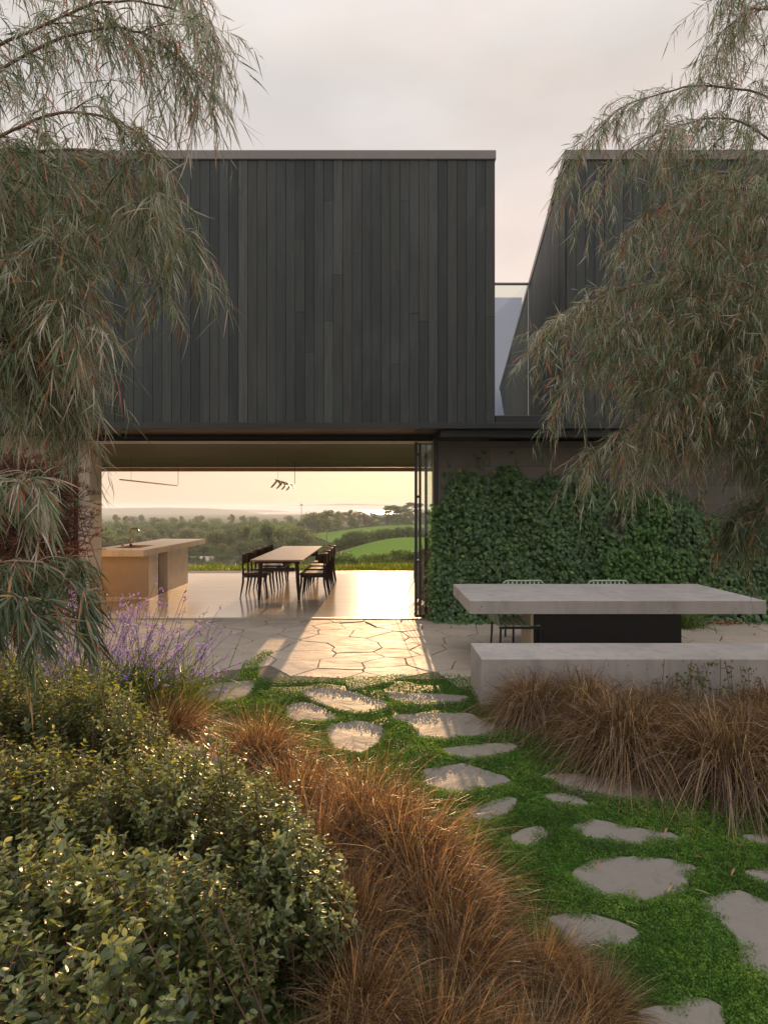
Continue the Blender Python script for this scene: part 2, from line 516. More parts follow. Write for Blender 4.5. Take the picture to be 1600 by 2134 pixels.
MAT['twig'] = m_plain('reddish_twig', (0.16, 0.085, 0.06), 0.7, 0.3, 0, 0.3, 10)
MAT['bough'] = m_plain('pinkish_brown_bough', (0.26, 0.17, 0.125), 0.75, 0.3, 0, 0.3, 14)
MAT['stem'] = m_plain('red_brown_stem', (0.20, 0.10, 0.05), 0.6, 0.3, 0, 0.2, 10)
MAT['greenstem'] = m_plain('green_stem', (0.13, 0.16, 0.05), 0.55, 0.3, 0, 0.2, 10)

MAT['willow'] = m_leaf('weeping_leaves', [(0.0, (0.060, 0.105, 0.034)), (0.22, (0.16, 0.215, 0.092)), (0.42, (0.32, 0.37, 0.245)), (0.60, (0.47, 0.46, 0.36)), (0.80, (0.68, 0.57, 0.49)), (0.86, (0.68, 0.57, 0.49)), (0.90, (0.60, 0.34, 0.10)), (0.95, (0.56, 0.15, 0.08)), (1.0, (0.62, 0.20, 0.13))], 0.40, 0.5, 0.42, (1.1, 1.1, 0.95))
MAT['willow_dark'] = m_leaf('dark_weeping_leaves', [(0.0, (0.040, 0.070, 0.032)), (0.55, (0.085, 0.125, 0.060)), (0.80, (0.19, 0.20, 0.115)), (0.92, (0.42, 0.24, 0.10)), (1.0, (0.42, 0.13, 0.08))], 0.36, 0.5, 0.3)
MAT['shrub'] = m_leaf('rounded_shrub_leaves', [(0.0, (0.050, 0.080, 0.030)), (0.5, (0.130, 0.172, 0.062)), (0.8, (0.235, 0.270, 0.085)), (1.0, (0.36, 0.37, 0.10))], 0.38, 1.0, 0.48, (1.8, 1.6, 0.6))
MAT['redneedle'] = m_leaf('dark_red_needles', [(0.0, (0.05, 0.024, 0.024)), (0.5, (0.13, 0.050, 0.044)), (0.8, (0.24, 0.085, 0.062)), (1.0, (0.34, 0.13, 0.08))], 0.5, 0.4, 0.3)
MAT['sedge'] = m_leaf('bronze_sedge', [(0.0, (0.040, 0.023, 0.013)), (0.3, (0.13, 0.073, 0.038)), (0.6, (0.30, 0.190, 0.096)), (0.82, (0.49, 0.35, 0.19)), (0.92, (0.64, 0.48, 0.29)), (0.97, (0.22, 0.23, 0.08)), (1.0, (0.26, 0.27, 0.08))], 0.38, 0.6, 0.5, (1.45, 1.22, 0.85))
MAT['strap'] = m_leaf('strappy_green_leaves', [(0.0, (0.05, 0.095, 0.026)), (0.6, (0.11, 0.175, 0.042)), (1.0, (0.22, 0.27, 0.07))], 0.4, 0.5, 0.4, (1.5, 1.5, 0.5))
MAT['flower'] = m_leaf('violet_petals', [(0.0, (0.24, 0.18, 0.58)), (0.4, (0.42, 0.32, 0.70)), (0.75, (0.62, 0.46, 0.72)), (1.0, (0.74, 0.56, 0.70))], 0.6, 0.2, 0.35, (1.1, 1.0, 1.1))
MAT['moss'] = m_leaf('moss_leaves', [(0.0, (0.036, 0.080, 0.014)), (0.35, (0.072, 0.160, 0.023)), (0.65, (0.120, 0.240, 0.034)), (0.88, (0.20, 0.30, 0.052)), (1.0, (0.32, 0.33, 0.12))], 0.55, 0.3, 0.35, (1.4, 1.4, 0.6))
MAT['ivy'] = m_leaf('ivy_leaves', [(0.0, (0.045, 0.100, 0.038)), (0.6, (0.085, 0.175, 0.046)), (0.9, (0.14, 0.25, 0.058)), (1.0, (0.26, 0.34, 0.08))], 0.38, 0.7, 0.28)
MAT['ivy_bright'] = m_leaf('bright_ivy_leaves', [(0.0, (0.055, 0.125, 0.034)), (0.6, (0.10, 0.215, 0.048)), (1.0, (0.22, 0.33, 0.06))], 0.4, 0.5, 0.3)
MAT['lawn'] = m_leaf('lawn_blades', [(0.0, (0.06, 0.095, 0.02)), (0.6, (0.11, 0.16, 0.032)), (0.93, (0.17, 0.21, 0.06)), (0.96, (0.5, 0.5, 0.42)), (1.0, (0.6, 0.58, 0.5))], 0.5, 0.3, 0.45, (1.8, 1.8, 0.6))
MAT['deadleaf'] = m_leaf('dry_leaves', [(0.0, (0.28, 0.14, 0.07)), (0.5, (0.42, 0.30, 0.20)), (1.0, (0.30, 0.09, 0.05))], 0.6, 0.3, 0.2)
for nm, cs in (('dark', [(0.034, 0.066, 0.024), (0.076, 0.120, 0.042), (0.13, 0.18, 0.062)]), ('mid', [(0.055, 0.095, 0.032), (0.108, 0.165, 0.054), (0.175, 0.225, 0.076)]),
               ('olive', [(0.085, 0.105, 0.044), (0.155, 0.172, 0.078), (0.235, 0.238, 0.115)]), ('fresh', [(0.075, 0.135, 0.03), (0.14, 0.22, 0.05), (0.205, 0.28, 0.075)])):
    MAT['crown_' + nm] = m_leaf('crown_' + nm, [(0.0, cs[0]), (0.55, cs[1]), (1.0, cs[2])], 0.6, 0.25, 0.3, (1.4, 1.35, 0.7))

# ------------------------------------------------------------------ the setting: terrain, water, hills
def sstep(a, b, x):
    t = np.clip((x - a) / (b - a), 0, 1)
    return t * t * (3 - 2 * t)

LY = [-50, 17, 22, 30, 60, 120, 150, 175, 300, 480, 800, 1500, 2300, 2600, 9000]
LZ = [-.06, -.06, -.5, -1.9, -6, -11.8, -13.2, -12.0, -14, -16, -22, -25, -25.2, -30, -40]
RY = [-50, 17, 24, 40, 70, 160, 200, 330, 370, 600, 1500, 2300, 2600, 9000]
RZ = [-.06, -.06, -.4, -2.5, -4.6, -6.6, -8.0, -7.6, -8.0, -18, -25, -25.2, -30, -40]
def H(x, y):
    x = np.asarray(x, float); y = np.asarray(y, float)
    u = x / np.maximum(y, 5)
    s = sstep(-0.17, 0.05, u)
    far = sstep(17, 60, y)
    return np.interp(y, LY, LZ) * (1 - s) + np.interp(y, RY, RZ) * s + far * 0.35 * np.sin(x * 0.051 + y * 0.023) * np.sin(y * 0.037)

ys = np.concatenate([[-20, -8, 0, 5, 10], np.linspace(15, 60, 40), np.geomspace(62, 600, 70), np.geomspace(620, 7600, 36)])
us = np.concatenate([-np.geomspace(4000, 14, 26), np.linspace(-13, 13, 60), np.geomspace(14, 4000, 26)])
g = G()
XX, YY = np.meshgrid(us, ys)
wd = np.maximum(1, YY / 20)[:, :1]
XX = np.clip(XX * np.where(np.abs(XX) < 13.5, wd, np.maximum(1, np.minimum(wd, 4000 / np.abs(XX)))), -4000, 4000)
XX = np.sort(XX, axis=1)
V = np.stack([XX, YY, H(XX, YY)], -1).reshape(-1, 3)
ny, nx = XX.shape
i, j = np.meshgrid(np.arange(ny - 1), np.arange(nx - 1), indexing='ij')
g.addq(V, np.stack([i * nx + j, i * nx + j + 1, (i + 1) * nx + j + 1, (i + 1) * nx + j], -1).reshape(-1, 4), np.full(len(V), .5))
tag(g.build('terrain', MAT['terrain'], smooth=True), kind='structure')

def flat_grid(name, mat, pts, z=None, lift=0.25, n=26):
    """a sheet over the terrain from four corners (u0,u1 at y0 ; u0,u1 at y1) given as x/y slopes"""
    (a0, a1, y0), (b0, b1, y1) = pts
    t = np.linspace(0, 1, n)
    T, U = np.meshgrid(t, t, indexing='ij')
    Y = y0 + (y1 - y0) * T
    X = ((a0 + (b0 - a0) * T) * (1 - U) + (a1 + (b1 - a1) * T) * U) * Y
    Z = H(X, Y) + lift if z is None else np.full_like(X, z)
    g = G()
    i, j = np.meshgrid(np.arange(n - 1), np.arange(n - 1), indexing='ij')
    g.addq(np.stack([X, Y, Z], -1).reshape(-1, 3), np.stack([i * n + j, i * n + j + 1, (i + 1) * n + j + 1, (i + 1) * n + j], -1).reshape(-1, 4), np.full(n * n, .5))
    return tag(g.build(name, mat, smooth=True), kind='structure')

flat_grid('crop_field', MAT['crop'], ((-0.085, 0.18, 62), (-0.06, 0.18, 152)), lift=0.35)
flat_grid('crop_field', MAT['crop'], ((-0.065, 0.16, 178), (-0.12, 0.16, 318)), lift=0.35)
flat_grid('pond_water', MAT['pond'], ((-0.335, -0.20, 136), (-0.33, -0.215, 172)), z=-12.25)
flat_grid('sea_water', MAT['sea'], ((-1.2, 1.2, 2200), (-0.52, 0.52, 7700)), z=-25.9, n=8)

def ridge(name, pts, Y, depth, base, seed):
    """a long far hill: skyline in photo pixels, built as a real rounded ridge"""
    rng = np.random.default_rng(seed)
    xs = np.linspace(pts[0][0], pts[-1][0], 160)
    top = np.interp(xs, [p[0] for p in pts], [p[1] for p in pts])
    jit = np.interp(xs, np.linspace(xs[0], xs[-1], 60), rng.normal(size=60)) * 0.25
    X = (xs - VX) / F * Y
    Z = np.maximum(CAMZ - (top + jit - VY) / F * Y, base)
    prof = [(-1, 0), (-.6, .45), (-.25, .85), (0, 1), (.4, .8), (1, 0)]
    V = np.stack([np.stack([X * (1 + d * depth / Y), np.full_like(X, Y + d * depth), base + (Z - base) * h], -1) for d, h in prof])
    n = len(xs); g = G()
    i, j = np.meshgrid(np.arange(len(prof) - 1), np.arange(n - 1), indexing='ij')
    g.addq(V.reshape(-1, 3), np.stack([i * n + j, i * n + j + 1, (i + 1) * n + j + 1, (i + 1) * n + j], -1).reshape(-1, 4), np.full(n * len(prof), .5))
    return tag(g.build(name, MAT['hill'], smooth=True), kind='structure')

ridge('headland_hills', [(-900, 1056), (100, 1058), (240, 1058.5), (330, 1057.5), (430, 1059), (500, 1063), (535, 1067.5), (550, 1071)], 2500, 220, -27.5, 3)
ridge('spit_hills', [(440, 1061), (520, 1062), (570, 1063), (598, 1065.5), (606, 1068)], 3400, 120, -27.5, 8)
ridge('far_hills', [(-1500, 1054), (100, 1055), (330, 1054), (520, 1055), (640, 1052), (720, 1049.5), (800, 1051), (860, 1053), (1000, 1052), (2600, 1052)], 7000, 420, -28, 5)

# ------------------------------------------------------------------ garden soil (flush ground), patio flagstones
def in_poly(P, poly):
    poly = np.asarray(poly); x, y = P[:, 0], P[:, 1]
    r = np.zeros(len(P), bool)
    for i in range(len(poly)):
        (x0, y0), (x1, y1) = poly[i], poly[i - 1]
        c = ((y0 > y) != (y1 > y)) & (x < (x1 - x0) * (y - y0) / (y1 - y0 + 1e-12) + x0)
        r ^= c
    return r

def poly_dist(P, poly):
    poly = np.asarray(poly); d = np.full(len(P), 1e9)
    for i in range(len(poly)):
        a, b = poly[i - 1], poly[i]
        ab = b - a
        t = np.clip(((P - a) @ ab) / max(ab @ ab, 1e-9), 0, 1)
        d = np.minimum(d, np.linalg.norm(P - a - t[:, None] * ab, axis=1))
    return d

g = G(); g.box(-9, 9, -3, 9.4, -0.30, -0.045)
tag(g.build('garden_soil', MAT['soil']), kind='structure')

def clip_half(poly, n, c):
    res = []
    for i in range(len(poly)):
        a, b = poly[i - 1], poly[i]
        da, db = a @ n - c, b @ n - c
        if (da <= 0) != (db <= 0):
            t = da / (da - db); res.append(a + t * (b - a))
        if db <= 0: res.append(b)
    return res

patio_edge = np.array([(-6, 9.06), (-6, 5.6), (-2.3, 5.55), (-1.75, 5.72), (-1.36, 5.95), (-1.42, 6.4), (-1.3, 6.95), (-1.2, 6.9), (-1.27, 6.4), (-1.18, 5.95), (-1.03, 5.82), (-.35, 5.86), (.35, 5.95), (1.2, 5.9), (1.2, 4.6), (6.5, 4.6), (6.5, 9.06)])
rng = np.random.default_rng(21)
seeds = []
for _ in range(6000):
    p = np.array([rng.uniform(-6.5, 7), rng.uniform(4.2, 9.3)]); th = rng.uniform(0.26, 0.74)
    if all(np.hypot(*((p - q) * (0.85, 1.1))) > th for q in seeds): seeds.append(p)
seeds = np.array(seeds)
g = G()
for i, p in enumerate(seeds):
    poly = [np.array(q, float) for q in ((p[0] - 1.2, p[1] - 1.2), (p[0] + 1.2, p[1] - 1.2), (p[0] + 1.2, p[1] + 1.2), (p[0] - 1.2, p[1] + 1.2))]
    for q in seeds:
        d = q - p; L = np.hypot(*d)
        if 0 < L < 2.6:
            n = d / L; poly = clip_half(poly, n, n @ (p + q) / 2 - rng.uniform(0.004, 0.008))
            if len(poly) < 3: break
    if len(poly) < 3: continue
    poly = clip_half(poly, np.array([0., 1.]), 9.05)
    if len(poly) < 3: continue
    c = np.mean(poly, axis=0)
    if not in_poly(np.array([c]), patio_edge)[0]: continue
    # wobble the sides so that they read as split stone
    pts = []
    for a, b in zip(poly, poly[1:] + poly[:1]):
        m_ = max(1, int(np.hypot(*(b - a)) / 0.09))
        e = nrm(np.array([-(b - a)[1], (b - a)[0]]))
        for k in range(m_):
            t = k / m_
            pts.append(a + (b - a) * t + e * (0 if k == 0 else rng.normal() * 0.0035))
    top = np.array(pts); n = len(top)
    ctr = top.mean(0); inn = ctr + (top - ctr) * 0.985
    z = rng.normal() * 0.002
    V = np.vstack([np.c_[top, np.full(n, -0.04)], np.c_[top, np.full(n, z - 0.005)], np.c_[inn, np.full(n, z)]])
    fs = [list(range(2 * n, 3 * n))] + [[r * n + k, r * n + (k + 1) % n, (r + 1) * n + (k + 1) % n, (r + 1) * n + k] for r in range(2) for k in range(n)]
    g.add(V, fs, float(rng.random()))
tag(g.build('patio_flagstones', MAT['patio']), kind='structure')
g = G(); g.prism(patio_edge, -0.044, -0.006)
tag(g.build('patio_bed', MAT['joint']), kind='structure')

# ------------------------------------------------------------------ stepping stones in the moss
stones_px = [
 ([(622,1440),(660,1434),(710,1436),(760,1450),(812,1466),(800,1478),(750,1488),(700,1480),(650,1460)], 'pointed stepping stone in moss just below the patio edge, catching the sun'),
 ([(800,1444),(850,1446),(900,1446),(978,1452),(960,1464),(890,1469),(830,1464)], 'long thin stepping stone in moss beside the bench corner'),
 ([(810,1494),(860,1488),(970,1486),(1010,1502),(1058,1522),(1020,1534),(960,1540),(880,1540),(850,1512)], 'large broad stepping stone two below the patio, half sunlit'),
 ([(596,1472),(640,1464),(700,1490),(706,1500),(650,1506),(600,1500)], 'stepping stone partly covered by bronze sedge near the patio'),
 ([(680,1516),(740,1502),(800,1515),(796,1545),(750,1572),(690,1560)], 'sunlit stepping stone behind thin upright sedge blades'),
 ([(918,1562),(960,1556),(1060,1548),(1080,1560),(1040,1578),(990,1584),(940,1576)], 'flat rectangular stepping stone in the middle of the moss'),
 ([(880,1606),(960,1592),(1000,1602),(1050,1618),(1068,1632),(1020,1644),(940,1654),(890,1640)], 'stepping stone leaning under the long sedge mound with a warm streak'),
 ([(1125,1618),(1170,1612),(1220,1614),(1300,1630),(1400,1650),(1395,1670),(1330,1672),(1240,1662),(1180,1646)], 'long diagonal stepping stone in front of the shaded bronze sedges'),
 ([(1130,1660),(1165,1653),(1200,1660),(1226,1675),(1210,1685),(1160,1680)], 'smallest stepping stone set in the moss below the long diagonal one'),
 ([(975,1692),(1030,1668),(1075,1664),(1070,1690),(1030,1712),(990,1716)], 'small stepping stone tucked against the right edge of the sedge mound'),
 ([(1190,1724),(1240,1708),(1290,1720),(1400,1738),(1416,1752),(1330,1763),(1220,1752)], 'wide cream stepping stone above the big round one'),
 ([(1060,1747),(1090,1728),(1130,1724),(1143,1740),(1125,1762),(1080,1764)], 'small bluish square stepping stone beside the sedge mound'),
 ([(1186,1827),(1230,1795),(1330,1786),(1400,1793),(1456,1810),(1432,1840),(1420,1864),(1330,1882),(1240,1864)], 'big round grey stepping stone in the open moss'),
 ([(1458,1882),(1500,1860),(1540,1856),(1610,1882),(1700,1900),(1760,1990),(1690,2060),(1600,2040),(1545,2010),(1530,1960)], 'largest pale stepping stone cut off by the right edge of the view'),
 ([(1548,1822),(1600,1808),(1680,1815),(1665,1850),(1600,1852)], 'bluish stepping stone above the largest one'),
 ([(1130,1922),(1180,1905),(1260,1912),(1336,1945),(1310,1970),(1200,1982)], 'stepping stone half hidden by sedge plumes low in the view'),
 ([(1320,2114),(1400,2092),(1470,2083),(1510,2105),(1515,2145),(1450,2185),(1350,2165)], 'stepping stone nearest to the viewer at the bottom'),
 ([(1545,1744),(1600,1738),(1680,1745),(1640,1766),(1570,1761)], 'thin stepping stone under the shaded sedges at the view edge'),
 ([(410,1440),(450,1424),(528,1420),(524,1446),(480,1462),(420,1462)], 'stepping stone between the two sunlit sedge tufts by the patio'),
]
rng = np.random.default_rng(5)
STONES = []
for poly, lab in stones_px:
    P = np.array([gx(x, y)[:2] for x, y in poly])
    # close Catmull-Rom outline with a broken edge
    n = len(P); out_ = []
    for i in range(n):
        p0, p1, p2, p3 = P[i - 1], P[i], P[(i + 1) % n], P[(i + 2) % n]
        m_ = max(3, int(np.hypot(*(p2 - p1)) / 0.03))
        for k in range(m_):
            t = k / m_
            q = 0.5 * ((2 * p1) + (p2 - p0) * t + (2 * p0 - 5 * p1 + 4 * p2 - p3) * t * t + (3 * p1 - p0 - 3 * p2 + p3) * t ** 3)
            out_.append(0.7 * q + 0.3 * (p1 + (p2 - p1) * t) + rng.normal(size=2) * 0.0028 + 0.005 * np.array([math.sin(len(out_) * .55 + i), math.cos(len(out_) * .43 + 2 * i)]))
    P = np.array(out_); n = len(P)
    STONES.append(P)
    c = P.mean(0); inn = c + (P - c) * 0.97
    V = np.vstack([np.c_[P, np.full(n, -0.05)], np.c_[P, np.full(n, -0.004)], np.c_[inn, np.full(n, 0.004)]])
    g = G()
    fs = [list(range(2 * n, 3 * n))] + [[r * n + k, r * n + (k + 1) % n, (r + 1) * n + (k + 1) % n, (r + 1) * n + k] for r in range(2) for k in range(n)]
    if sum(P[i][0] * P[(i + 1) % n][1] - P[(i + 1) % n][0] * P[i][1] for i in range(n)) < 0: fs = [f[::-1] for f in fs]
    g.add(V, fs, float(rng.random()))
    o = g.build('stepping_stone', MAT['step'], origin=(c[0], c[1], 0))
    tag(o, lab, 'stepping stone', 'stepping stones in the moss')

# ------------------------------------------------------------------ the house
FY, DY, BY = 8.4, 9.1, 15.3          # upper wall face, front door line, back door line
house = thing('house', 'black timber-clad house with open glazed room under its upper storey', 'house', (-1.5, 9.0, 0))
HO = (-1.5, 9.0, 0)
rng = np.random.default_rng(11)
def boards(g, x0, x1, y, z0, z1, w=0.134, zf=None, dirv=None, org=None):
    n = int(round((x1 - x0) / w)); w = (x1 - x0) / n
    for i in range(n):
        a, b = x0 + i * w + 0.003, x0 + (i + 1) * w - 0.003
        zz = [z0, z1]
        for _ in range(rng.choice([0, 0, 0, 1, 1, 2])):
            zz.append(rng.uniform(z0 + .3, z1 - .3))
        zz.sort()
        for p, q in zip(zz, zz[1:]):
            d = rng.uniform(0, 0.004)
            g.box(a, b, y + d, y + 0.03, p + 0.0015, q - 0.0015, float(rng.random()))
ZT, ZB = 6.565, 2.889
g = G(); boards(g, -9.0, 1.655, FY, ZB, ZT)
g.build('timber_cladding', MAT['boards'], house, origin=HO)
g = G(); g.box(-9.0, 1.64, FY + 0.032, BY + 0.4, ZB - 0.02, ZT - 0.02); g.build('upper_storey', MAT['black'], house, origin=HO)
g = G()
for k in range(52):                       # east side of the upper storey
    y0 = FY + 0.035 + k * 0.137
    g.box(1.642, 1.660, y0, y0 + 0.131, ZB, ZT, float(rng.random()))
g.build('side_cladding', MAT['boards'], house, origin=HO)
g = G(); g.cbox(-9.05, 1.668, FY - 0.02, BY + 0.45, ZT + 0.003, 6.70, 0.008); g.build('roof_capping', MAT['cap'], house, origin=HO)
g = G(); g.cbox(-9.05, 9.5, FY - 0.03, FY + 0.16, 2.800, ZB - 0.004, 0.004); g.build('fascia', MAT['dark_metal'], house, origin=HO)
g = G(); g.cbox(1.67, 2.62, FY + 0.02, FY + 0.30, ZB + 0.002, 2.99, 0.004); g.build('gap_flashing', MAT['dark_metal'], house, origin=HO)
g = G(); g.box(-9.0, 0.90, FY + 0.165, DY + 0.05, 2.805, 2.83); g.box(-9.0, 0.90, FY + 0.17, DY - .05, 2.80, 2.804); g.build('soffit', MAT['ceil'], house, origin=HO)
g = G(); g.box(0.902, 9.5, FY + 0.10, DY - 0.02, 2.70, 2.796); g.build('wall_beam', MAT['dark_metal'], house, origin=HO)
# ceiling boards of the room
g = G()
for k in range(44):
    y0 = DY + 0.12 + k * 0.14
    if y0 > BY - .02: break
    g.box(-7.4, 2.2, y0, min(y0 + 0.136, BY), 2.715 + rng.uniform(0, 0.003), 2.74)
g.build('ceiling', MAT['ceil'], house, origin=HO)
g = G(); g.box(-7.5, 2.3, DY + .05, BY + .1, 2.745, 2.80); g.build('floor_slab', MAT['black'], house, origin=HO)
g = G(); g.cbox(-4.40, 0.90, DY + 0.02, DY + 0.10, 2.672, 2.708, 0.003); g.build('head_track', MAT['track'], house, origin=HO)
g = G(); g.cbox(-4.36, 0.84, DY + 0.007, DY + 0.09, 0.004, 0.014, 0.002); g.build('floor_track', MAT['track'], house, origin=HO)
g = G(); g.cbox(-7.16, 2.2, BY - 0.02, BY + 0.18, 2.62, 2.712, 0.004); g.build('rear_lintel', MAT['oak'], house, origin=HO)
g = G(); g.cbox(-7.16, 2.2, BY - 0.05, BY - 0.022, 2.70, 2.712, 0.003); g.build('rear_track', MAT['track'], house, origin=HO)
# left-hand concrete piers and wall
g = G(); g.cbox(-4.56, -4.375, DY + .05, DY + 0.45, 0, 2.715, 0.006); g.build('front_pier', MAT['concrete'], house, origin=HO)
g = G(); g.cbox(-7.42, -7.155, BY - 0.6, BY + 0.3, 0, 2.712, 0.006)
for z in (0.9, 1.7, 2.45): g.tube([(-7.1545, BY - .3, z), (-7.150, BY - .3, z)], 0.018, 8)
g.build('rear_pier', MAT['concrete'], house, origin=HO)
g = G(); g.cbox(-4.73, -4.66, DY - .02, DY + 0.3, 0, 2.70, 0.004); g.box(-9, -4.74, DY + .02, DY + 0.3, 0, 2.79); g.build('front_wall', MAT['concrete'], house, origin=HO)
g = G(); g.box(-4.655, -4.565, DY + .12, DY + .3, 0.0, 2.70); g.build('door_pocket', MAT['black'], house, origin=HO)
g = G(); g.box(-7.62, -7.43, DY + .31, BY + .3, 0, 2.74); g.build('room_wall', MAT['oak'], house, origin=HO)
g = G(); g.box(2.2, 2.4, DY + .35, BY + .3, 0, 2.74); g.build('room_side_wall', MAT['oak'], house, origin=HO)
# block wall behind the ivy
g = G(); g.box(0.925, 9.5, DY - 0.03, DY + 0.3, -0.04, 2.80); g.build('block_wall', MAT['block'], house, origin=HO)
g = G(); g.cbox(0.86, 0.921, DY - .04, DY + 0.26, 0, 2.80, 0.004); g.build('door_jamb', MAT['dark_metal'], house, origin=HO)
g = G(); g.cbox(0.845, 0.858, DY - .03, DY - 0.01, 0, 2.72, 0.002); g.build('jamb_trim', MAT['oak'], house, origin=HO)

# sliding doors pushed open into the wall
def sliding_door(x0, x1, y, label=None):
    g = G()
    g.cbox(x0, x0 + .042, y, y + .045, 0.02, 2.70, .003); g.cbox(x1 - .042, x1, y, y + .045, 0.02, 2.70, .003)
    g.cbox(x0 + .043, x1 - .043, y + .004, y + .041, 2.655, 2.70, .003); g.cbox(x0 + .043, x1 - .043, y + .004, y + .041, 0.02, 0.06, .003)
    f = g.build('sliding_door', MAT['dark_metal'], house, origin=HO)
    if label: f['label'] = label
    g = G(); g.box(x0 + .043, x1 - .043, y + .018, y + .026, 0.061, 2.654); g.build('pane', MAT['glass'], f)
    return f
d1 = sliding_door(0.575, 1.55, DY + .02, 'open sliding door with a tall dark pull rail')
d2 = sliding_door(0.735, 1.70, DY + .10)
# handle rail with four brackets
g = G(); X = 0.655
g.cbox(X - .018, X + .018, DY - .03, DY + .005, 0.06, 2.66, .006)
for z in (.23, 0.88, 1.86, 2.50): g.cbox(0.60, X - .019, DY - .02, DY + .019, z - .02, z + .02, .003)
g.build('pull_rail', MAT['dark_metal'], d1)
for d in (d1, d2):
    for c in d.children:
        me = c.data
        co_ = np.zeros(len(me.vertices) * 3, np.float32); me.vertices.foreach_get('co', co_)
        co_ = co_.reshape(-1, 3) - np.array(HO, np.float32)
        me.vertices.foreach_set('co', co_.ravel()); me.update()

# right wing of the upper storey
KX = 0.149
wing = thing('house', 'second black timber-clad upper volume behind the right-hand weeping tree', 'house', (5.5, 9.0, 0))
WO = (5.5, 9.0, 0)
g = G(); boards(g, 2.655, 10.5, FY, ZB, ZT); g.build('timber_cladding', MAT['boards'], wing, origin=WO)
g = G()
ex = lambda y: 2.64 + KX * (y - FY)
yy = FY + 0.032; k = 0
def rake(y):            # underside of the receding side wall, raked at its far end
    return np.interp(y, [0, 15.0, 22.0, 25.0], [ZB, ZB, 5.08, 6.70])
while yy < 24.98:
    y1 = min(yy + 0.131, 25.0)
    d = rng.uniform(0, .004)
    P = [(ex(yy) - .0 + d, yy, rake(yy)), (ex(y1) + d, y1, rake(y1)), (ex(y1) + d, y1, ZT), (ex(yy) + d, yy, ZT)]
    if P[1][2] < ZT - .02: g.extrude(P, (0.03, 0, 0), float(rng.random()))
    yy += 0.136
g.build('side_cladding', MAT['boards'], wing, origin=WO)
g = G()
P = [(ex(y) + .034, y, z) for y, z in ((FY + .034, ZB), (15.0, ZB), (22.0, 5.06), (24.9, ZT - .02), (FY + .034, ZT - .02))]
g.extrude(P, (7.0, 0, 0)); g.build('upper_storey', MAT['black'], wing, origin=WO)
g = G()
g.extrude([(ex(FY) - .015, FY - .02, ZT + .003), (10.5, FY - .02, ZT + .003), (10.5, 25.0, ZT + .003), (ex(25.0) - .015, 25.0, ZT + .003)], (0, 0, 0.132))
g.build('roof_capping', MAT['cap'], wing, origin=WO)
# glazed link between the two volumes and the pale wall beyond it
lk = thing('glazed_link', 'glass screen with thin grey top rail between the two black volumes', 'glass screen', (2.5, 13.36, 2.83))
LO = (2.5, 13.36, 2.83)
g = G(); g.cbox(1.665, 3.37, 13.33, 13.39, 6.655, 6.70, .004); g.build('top_rail', MAT['cap'], lk, origin=LO)
g = G(); g.box(1.665, 3.37, 13.352, 13.364, 2.83, 6.652); g.build('pane', MAT['glass'], lk, origin=LO)
g = G(); g.extrude([(2.45, 25.6, -.5), (6.2, 25.6, -.5), (6.2, 25.6, 10.66), (1.2, 25.6, 10.66), (1.2, 25.6, 4.2), (2.45, 25.6, 4.2)], (0, .6, 0))  # unseen left side and upper arm added to block the low sun
tag(g.build('rendered_wall', MAT['render'], origin=(4.3, 25.9, 0)), 'pale lavender backlit wall beyond the glass screen, between the black volumes', 'wall')
g = G(); g.box(1.66, 6.0, FY + .35, 13.3, 2.70, 2.83); g.build('link_roof', MAT['dark_metal'], wing, origin=WO)

# room floor and rear terrace
g = G(); g.box(-7.5, 2.3, DY + .005, BY + 0.1, -0.12, 0.0)
tag(g.build('floor', MAT['floor']), kind='structure')
g = G(); g.box(-9, 4, BY + 0.105, BY + 0.95, -0.16, -0.02)
tag(g.build('rear_terrace', MAT['step']), kind='structure')

# ------------------------------------------------------------------ kitchen island
IO = (-4.75, 12.8, 0)
isl = thing('kitchen_island', 'pale stone kitchen island with overhanging worktop and a bent tap', 'kitchen island', IO)
x0, x1, y0, y1 = -5.28, -4.22, 10.87, 14.77
g = G()      # worktop in four strips round the sink
sx0, sx1, sy0, sy1 = -5.05, -4.55, 11.45, 12.35
zt0, zt1 = 0.805, 0.92
for b in ((x0, x1, y0, sy0), (x0, x1, sy1, y1), (x0, sx0, sy0, sy1), (sx1, x1, sy0, sy1)): g.box(*b, zt0, zt1)
top = g.build('worktop', MAT['counter'], isl, origin=IO)
g = G(); g.box(sx0 + .001, sx1 - .001, sy0 + .001, sy1 - .001, 0.72, 0.735)
for b in ((sx0, sx0 + .01, sy0, sy1), (sx1 - .01, sx1, sy0, sy1), (sx0 + .011, sx1 - .011, sy0, sy0 + .01), (sx0 + .011, sx1 - .011, sy1 - .01, sy1)): g.box(b[0] + .001, b[1] - .001, b[2] + .001, b[3] - .001, 0.736, 0.915)
sk = g.build('sink', MAT['steel'], top, origin=(0, 0, 0)); 
g = G()
a = np.linspace(0, math.pi, 9)
TX, TY = -4.98, 12.15
pts = [(TX, TY, .92), (TX, TY, 1.0), (TX, TY, 1.22)] + [(TX + .075 - .075 * math.cos(t), TY, 1.22 + .05 * math.sin(t)) for t in a[1:]] + [(TX + .15, TY, 1.17)]
g.tube(pts, [.026, .017] + [.016] * (len(pts) - 2), 8); g.cbox(TX + .02, TX + .07, TY - .012, TY + .012, .98, 1.0, .003)
tp = g.build('tap', MAT['steel'], isl, origin=IO, smooth=True)
g = G(); g.tube([(TX - .17, TY, .921), (TX - .17, TY, .93), (TX - .17, TY, .975), (TX - .17, TY, .98)], [.026, .022, .022, .015], 10)
g.build('soap_dispenser', MAT['steel'], isl, origin=IO)
